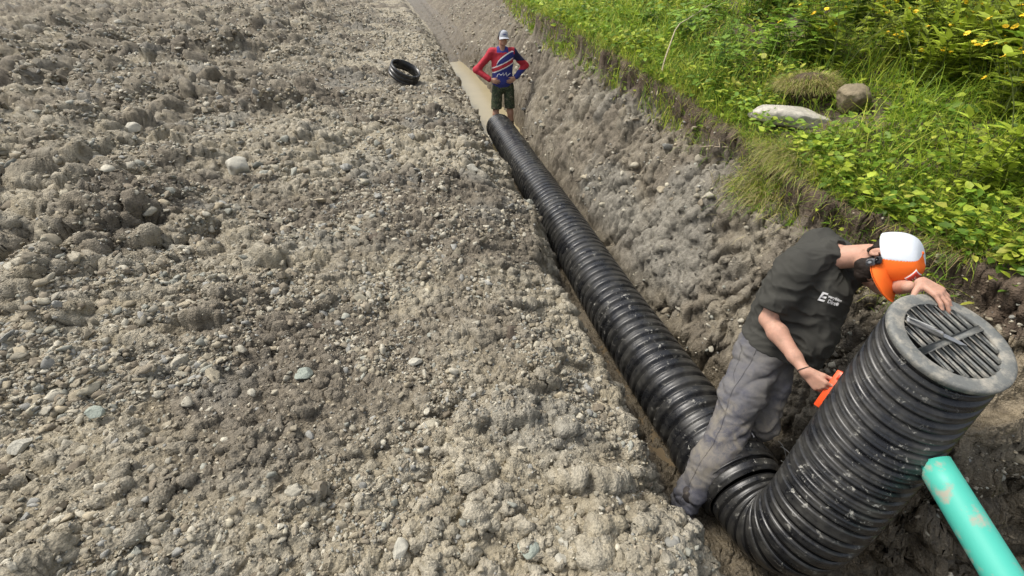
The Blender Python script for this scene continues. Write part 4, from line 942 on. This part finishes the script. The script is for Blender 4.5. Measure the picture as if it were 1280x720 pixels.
def build_bank_things():
    lump('boulder', V3(*B1), (.38, .19, .12), 3, M['rock'], (.47, .44, .37), cut=9, amp=.17, rotz=-.25, tilt=.1); tag(bpy.data.objects['boulder'], 'flat pale grey boulder jutting from the edge of the grassy bank', 'rock')
    o = lump('boulder', V3(*B2), (.20, .15, .13), 8, M['rock'], (.23, .19, .125), cut=9, amp=.2, rotz=.5); tag(o, 'brown rounded boulder behind the pale one beside the dry turf', 'rock')
    e = empty('turf_clump', V3(*B3), 'clump of dry straw-coloured turf sitting between the two boulders', 'turf clump')
    s = lump('soil_clod', (0, 0, 0), (.22, .17, .13), 5, M['rock'], (.09, .065, .045), cut=2, amp=.2); s.parent = e
    n = 2600; d = RNG.normal(size=(n, 3)); d[:, 2] = np.abs(d[:, 2])*.8; d /= np.linalg.norm(d, axis=1)[:, None]; P = d*np.array([.25, .17, .10])*(.65+.7*vn(d, 2.6, 4))[:, None]; c = np.where(RNG.random((n, 1)) < .55, np.array([[.52, .43, .20]]), np.array([[.30, .36, .07]]))*RNG.uniform(.6, 1.2, (n, 1))
    g = Cloud(); g.put(*blades(P, RNG.uniform(.06, .16, n), np.full(n, .004), RNG.uniform(.5, 1.6, n), c, dirn=np.arctan2(d[:, 1], d[:, 0])+RNG.normal(0, .5, n))); o = g.build('dry_grass', M['grass'], e, smooth=False)
    f = lambda x, y, z: V3(x, y, z)
    stick('dry_stalk', STALK, .011, .004, (.42, .36, .24), 'long bent tan stalk leaning down the cut at the grass edge', 'stalk')
    stick('root', ROOT, .007, .003, (.40, .33, .24), 'pale root sticking out of the cut bank below the pale boulder', 'root', fork=[(6, ROOT[1]+V3(-.03, .05, .10))])
    stick('branch', BR, .022, .010, (.17, .15, .14), 'grey dead branch lying in the plants at the top right', 'branch', fork=[(7, BR[1]+V3(.25, .15, .12)), (9, BR[1]+V3(-.05, .35, .15))])
    o = MB().box(V3(*PLK), nrm(V3(.03, 1, 0)), nrm(V3(1, -.03, .12)), nrm(V3(-.12, 0, 1)), .19, .030, .010, .1, (.52, .46, .35)).build('board_offcut', M['wood'], smooth=False)
    tag(o, 'short pale sawn board half buried in the rubble at the lower left', 'board')
    for i, (p, r, ax) in enumerate(WIR):
        t = np.linspace(0, 1, 9); P = np.array([p+ax*r*u+V3(0, 0, .03*math.sin(3*u)) for u in t]); o = MB().tube(P, .0028, 5).build('cable_tie', M['wire'], col=False)
        tag(o, 'thin white cable tie sticking up from the mud behind the elbow', 'cable tie', 'white cable ties behind the elbow')
    plur = ['pale angular stones', 'dark damp lumps of soil', 'greenish grey stones']; pal = {'pale angular stone lying loose on the left spoil bank': (.43, .41, .34), 'dark damp lump of soil lying on the left spoil bank': (.10, .08, .06), 'greenish grey stone lying loose on the left spoil bank': (.30, .33, .28)}
    F = Pn.reshape(-1, 3)
    for k, (px, py, r, ty) in enumerate(STONES):
        p = at_ground(px, py); col = list(pal.values())[ty]; o = lump('stone' if ty != 1 else 'soil_lump', p+V3(0, 0, r*.25), (r, r*.8, r*.62), 40+k, M['rock'], col, sub=3, cut=8 if ty != 1 else 2, amp=.12 if ty != 1 else .25, rotz=k*1.3)
        lb = list(pal)[ty]; tag(o, lb, 'stone' if ty != 1 else 'clod', plur[ty]+' on the spoil bank')
def at_ground(px, py):
    """where the real ground lies under a photo pixel (used once to read the stones' places off the photo)"""
    d = Fw+Rt*(px-640)/FPX-Up*(py-360)/FPX; t = .5
    for _ in range(600):
        p = CAM+d*t; z = float(surf_z(p[0], p[1])[0])
        if p[2] < z+.03: break
        t += max(.01, (p[2]-z)*.5)
    return V3(p[0], p[1], z+.03)
TONGUE = B1 = B2 = B3 = None
STALK = None
ROOT = [V3(2.86, 3.42, 1.42), V3(2.74, 3.55, 1.38), V3(2.68, 3.72, 1.34)]
BR = [V3(4.5, 2.4, 1.9), V3(4.9, 2.9, 2.15), V3(5.4, 3.2, 2.3)]; PLK = (-.85, 1.02, .88)
WIR = [(V3(2.10, 1.36, .12), .22, nrm(V3(-.5, .1, .85))), (V3(2.12, 1.30, .12), .24, nrm(V3(-.6, .2, .8))), (V3(2.02, 1.26, .12), .18, nrm(V3(-.45, .1, .85)))]
STONES = [(590, 215, .10, 0), (300, 215, .16, 0), (62, 322, .06, 0), (150, 30, .13, 0), (345, 68, .11, 0), (265, 32, .10, 0), (190, 60, .16, 2), (165, 165, .12, 0), (340, 600, .03, 2), (725, 618, .035, 0), (770, 642, .04, 2), (705, 682, .035, 0), (790, 700, .05, 1), (700, 705, .03, 0), (120, 520, .05, 2), (30, 560, .05, 0),
          (500, 690, .045, 0), (380, 470, .05, 2), (470, 300, .07, 1), (400, 410, .045, 1), (600, 110, .06, 0), (540, 240, .07, 2), (520, 455, .04, 0), (640, 420, .06, 1), (660, 690, .045, 2)]
# ---------------------------------------------------------------- the boy standing in the water
def build_boy():
    c = V3(2.03, 9.0, -.12); root = empty('person', c, 'boy in red and blue hooded sweatshirt and white cap, hands on hips in the water', 'person')
    fr = nrm(V3(-.12, -1, 0)); lat = np.cross(V3(0, 0, 1), fr)          # lat: towards his left (picture right)
    lat = -lat if lat[0] < 0 else lat; S = 1.12
    W = lambda x, y, z: c+(lat*x+fr*y+V3(0, 0, z))*S
    Hc = W(.015, .035, 1.63); H = head_frame(Hc, V3(0, 0, 1)+fr*.06+lat*.05, fr-V3(0, 0, .06)+lat*.18); A = np.stack([lat, fr, V3(0, 0, 1)], 1)
    jn = {}
    for s in (-1, 1): jn[s] = dict(sh=W(.165*s, 0, 1.42), el=W(.40*s-.015, -.06-.02*s, 1.19+.022*s), wr=W(.20*s, .08, 1.045+.012*s), hip=W(.09*s+.01, 0, .93), kn=W(.125*s, .03+.04*(s < 0), .50), an=W(.14*s, -.01, .09))
    hands = {}
    for s in (-1, 1):
        j = jn[s]; d = nrm(W(.11*s, .135, 1.01)-j['wr']); hands[s] = hand_prims(j['wr'], d, nrm(-lat*s*.5-fr), V3(0, 0, 1.), [(.3, .35, .2)]*4, sc=.98)[0]
    def torso(P, o=0.):
        d = ell(P, W(0, 0, 1.25), np.array([.175+o, .12+o, .24+o]), A); d = smin(d, ell(P, W(0, 0, 1.02), (.172+o, .12+o, .18+o), A), .06); return smin(d, rc(P, jn[-1]['sh'], jn[1]['sh'], .055+o), .06)
    def body(P):
        d = torso(P, -.01); d = smin(d, rc(P, W(0, 0, 1.42), W(0, .01, 1.57), .055, .052), .03); d = smin(d, head_sdf(P, H, .97), .015)
        for s in (-1, 1):
            j = jn[s]; a = chain(P, [j['sh'], j['el'], mix(j['el'], j['wr'], .3), j['wr']], [.05, .04, .038, .025], .02); a = smin(a, hand_sdf(P, hands[s]), .014); d = smin(d, a, .025)
            d = smin(d, chain(P, [j['hip'], j['kn'], mix(j['kn'], j['an'], .3), j['an']], [.085, .055, .055, .036], .03), .04)
        return d
    lo, hi = c+V3(-.55, -.35, 0), c+V3(.55, .35, 1.86)
    sdf_obj('body', body, lo, hi, .0085, M['skin_tan'], root)
    def top(P):
        d = torso(P, .022)
        for s in (-1, 1): j = jn[s]; d = smin(d, chain(P, [j['sh'], j['el'], mix(j['el'], j['wr'], .92)], [.066, .058, .045], .03), .035)
        d = smin(d, np.maximum(ell(P, W(0, -.05, 1.46), (.105, .085, .06), A), -9), .03); d = d+.018*(np.abs(fbm(P, 9., 3, 7)-.5)*2-.3)
        d = smax(d, -ell(P, W(0, .06, 1.51), (.06, .06, .07), A), .008); return smax(d, (W(0, 0, .90)[2]-P[:, 2]), .01)
    v, q = sdf_mesh(top, lo, hi, .009); g = (v-c)/S; X_ = g@lat; Z_ = g[:, 2]; fc = X_[q].mean(1); fz = Z_[q].mean(1)
    # panels: red right side and shoulders, blue body, a white-edged red band sweeping up to his left shoulder
    line = 1.20+.75*np.clip(fc+.17, 0, .23)+.05*np.sin(fc*9); arm = fc < -.19
    cls = np.where(fz > 1.40, 0, 1); cls = np.where((fc < .0) & (fz > 1.20), 0, cls); cls = np.where((fz > line-.015) & (fz > 1.2) & (fc < .12), 0, cls)
    b1 = 1.175+.42*(fc+.15); cls = np.where((fz < b1+.03) & (fz > b1-.03) & (fc > -.17) & (fc < .17), 0, cls); cls = np.where((np.abs(fz-b1-.036) < .008) & (np.abs(fc) < .17), 2, cls); cls = np.where((np.abs(fz-b1+.036) < .008) & (np.abs(fc) < .17), 2, cls)
    arc = 1.24+.20*np.sqrt(np.clip((fc+.10)/.24, 0, 1)); cls = np.where((fz < arc) & (fz > b1+.044) & (fc > -.10) & (fc < .17), 1, cls); cls = np.where((np.abs(fz-arc) < .009) & (fc > -.10) & (fc < .17), 2, cls)
    cls = np.where(arm, 0, cls); cls = np.where(fc > .19, np.where(fz > 1.30, 3, np.where(fz > 1.17, 0, 1)), cls); cls = np.where((np.abs(fc) < .09) & (fz > 1.43) & (fz < 1.52), 1, cls)
    o = mesh_obj('hooded_sweatshirt', v, None, M['red'], None, quads=q)
    for mm in ('blue', 'white', 'navy'): o.data.materials.append(M[mm])
    o.data.polygons.foreach_set('material_index', cls.astype(np.int32)); under(root, o)
    # white zigzag lettering across the chest
    mb = MB(); pz = [(-.10, 1.05), (-.085, 1.085), (-.06, 1.10), (-.045, 1.08), (-.02, 1.085), (0, 1.115), (.01, 1.07), (.03, 1.09), (.05, 1.12), (.06, 1.06), (.085, 1.08), (.12, 1.10)]
    pts = []
    for (x, z) in pz:
        p = W(x, .30, z+.03)
        for _ in range(40): p = p-fr*max(float(top(p[None])[0])-.002, 0)*.9
        pts.append(p)
    mb.tube(np.array(pts), .0055, 5); under_child(o, mb.build('chest_emblem', M['white'], None, col=False))
    def shorts(P):
        d = ell(P, W(0, 0, .92), (.155, .12, .12), A)
        for s in (-1, 1): j = jn[s]; d = smin(d, rc(P, j['hip'], mix(j['hip'], j['kn'], .8), .098, .098), .03)
        d = d+.012*(fbm(P, 10., 3, 17)-.5)*2; d = smax(d, W(0, 0, .585)[2]-P[:, 2], .008); return smax(d, P[:, 2]-W(0, 0, 1.0)[2], .01)
    sdf_obj('shorts', shorts, lo, hi, .009, M['camo'], root)
    for s in (-1, 1):
        j = jn[s]
        def boot(P, j=j):
            d = chain(P, [mix(j['kn'], j['an'], .30), j['an']], [.066, .056], .02); q = V3(j['an'][0], j['an'][1], c[2]); d = smin(d, rc(P, q+V3(0, 0, .045), q+fr*.15+V3(0, 0, .045), .05, .045), .04); return smax(smax(d, c[2]-P[:, 2], .006), (P-mix(j['kn'], j['an'], .30))@V3(0, 0, 1), .004)
        sdf_obj('rubber_boot', boot, j['an']-V3(.2, .3, .15), j['an']+V3(.2, .2, .42), .009, M['rubber'], root)
    def hair(P):
        q = to_local(P, H)/.97; d = head_sdf(P, H, .97)-.008; return np.maximum(d, np.maximum(np.maximum(q[:, 2]-.06, -q[:, 2]-.03), q[:, 1]-.0))
    sdf_obj('hair', hair, Hc-.17, Hc+.17, .006, M['hair'], root); face_bits(root, H, .97)
    cap_parts(root, H, .99, M['cam_black'], M['capgrey'], M['capgrey'])
    mb = MB()
    for k in range(3): mb.tube([to_world(np.array(p)*1., H) for p in ((-.03+.02*k, .100, .058), (-.012+.02*k, .103, .075), (.004+.02*k, .100, .060))], .0035, 5)
    under(root, mb.build('cap_emblem', M['blue'], None, col=False))
# ================================================================ build
make_materials()
Pn, Nn, K = build_ground()
scatter_gravel(Pn, Nn, K)
place_landmarks(); build_pipes(); build_offcut(); build_water(); build_bank_things()
build_man(); build_boy(); build_grass(); build_plants()
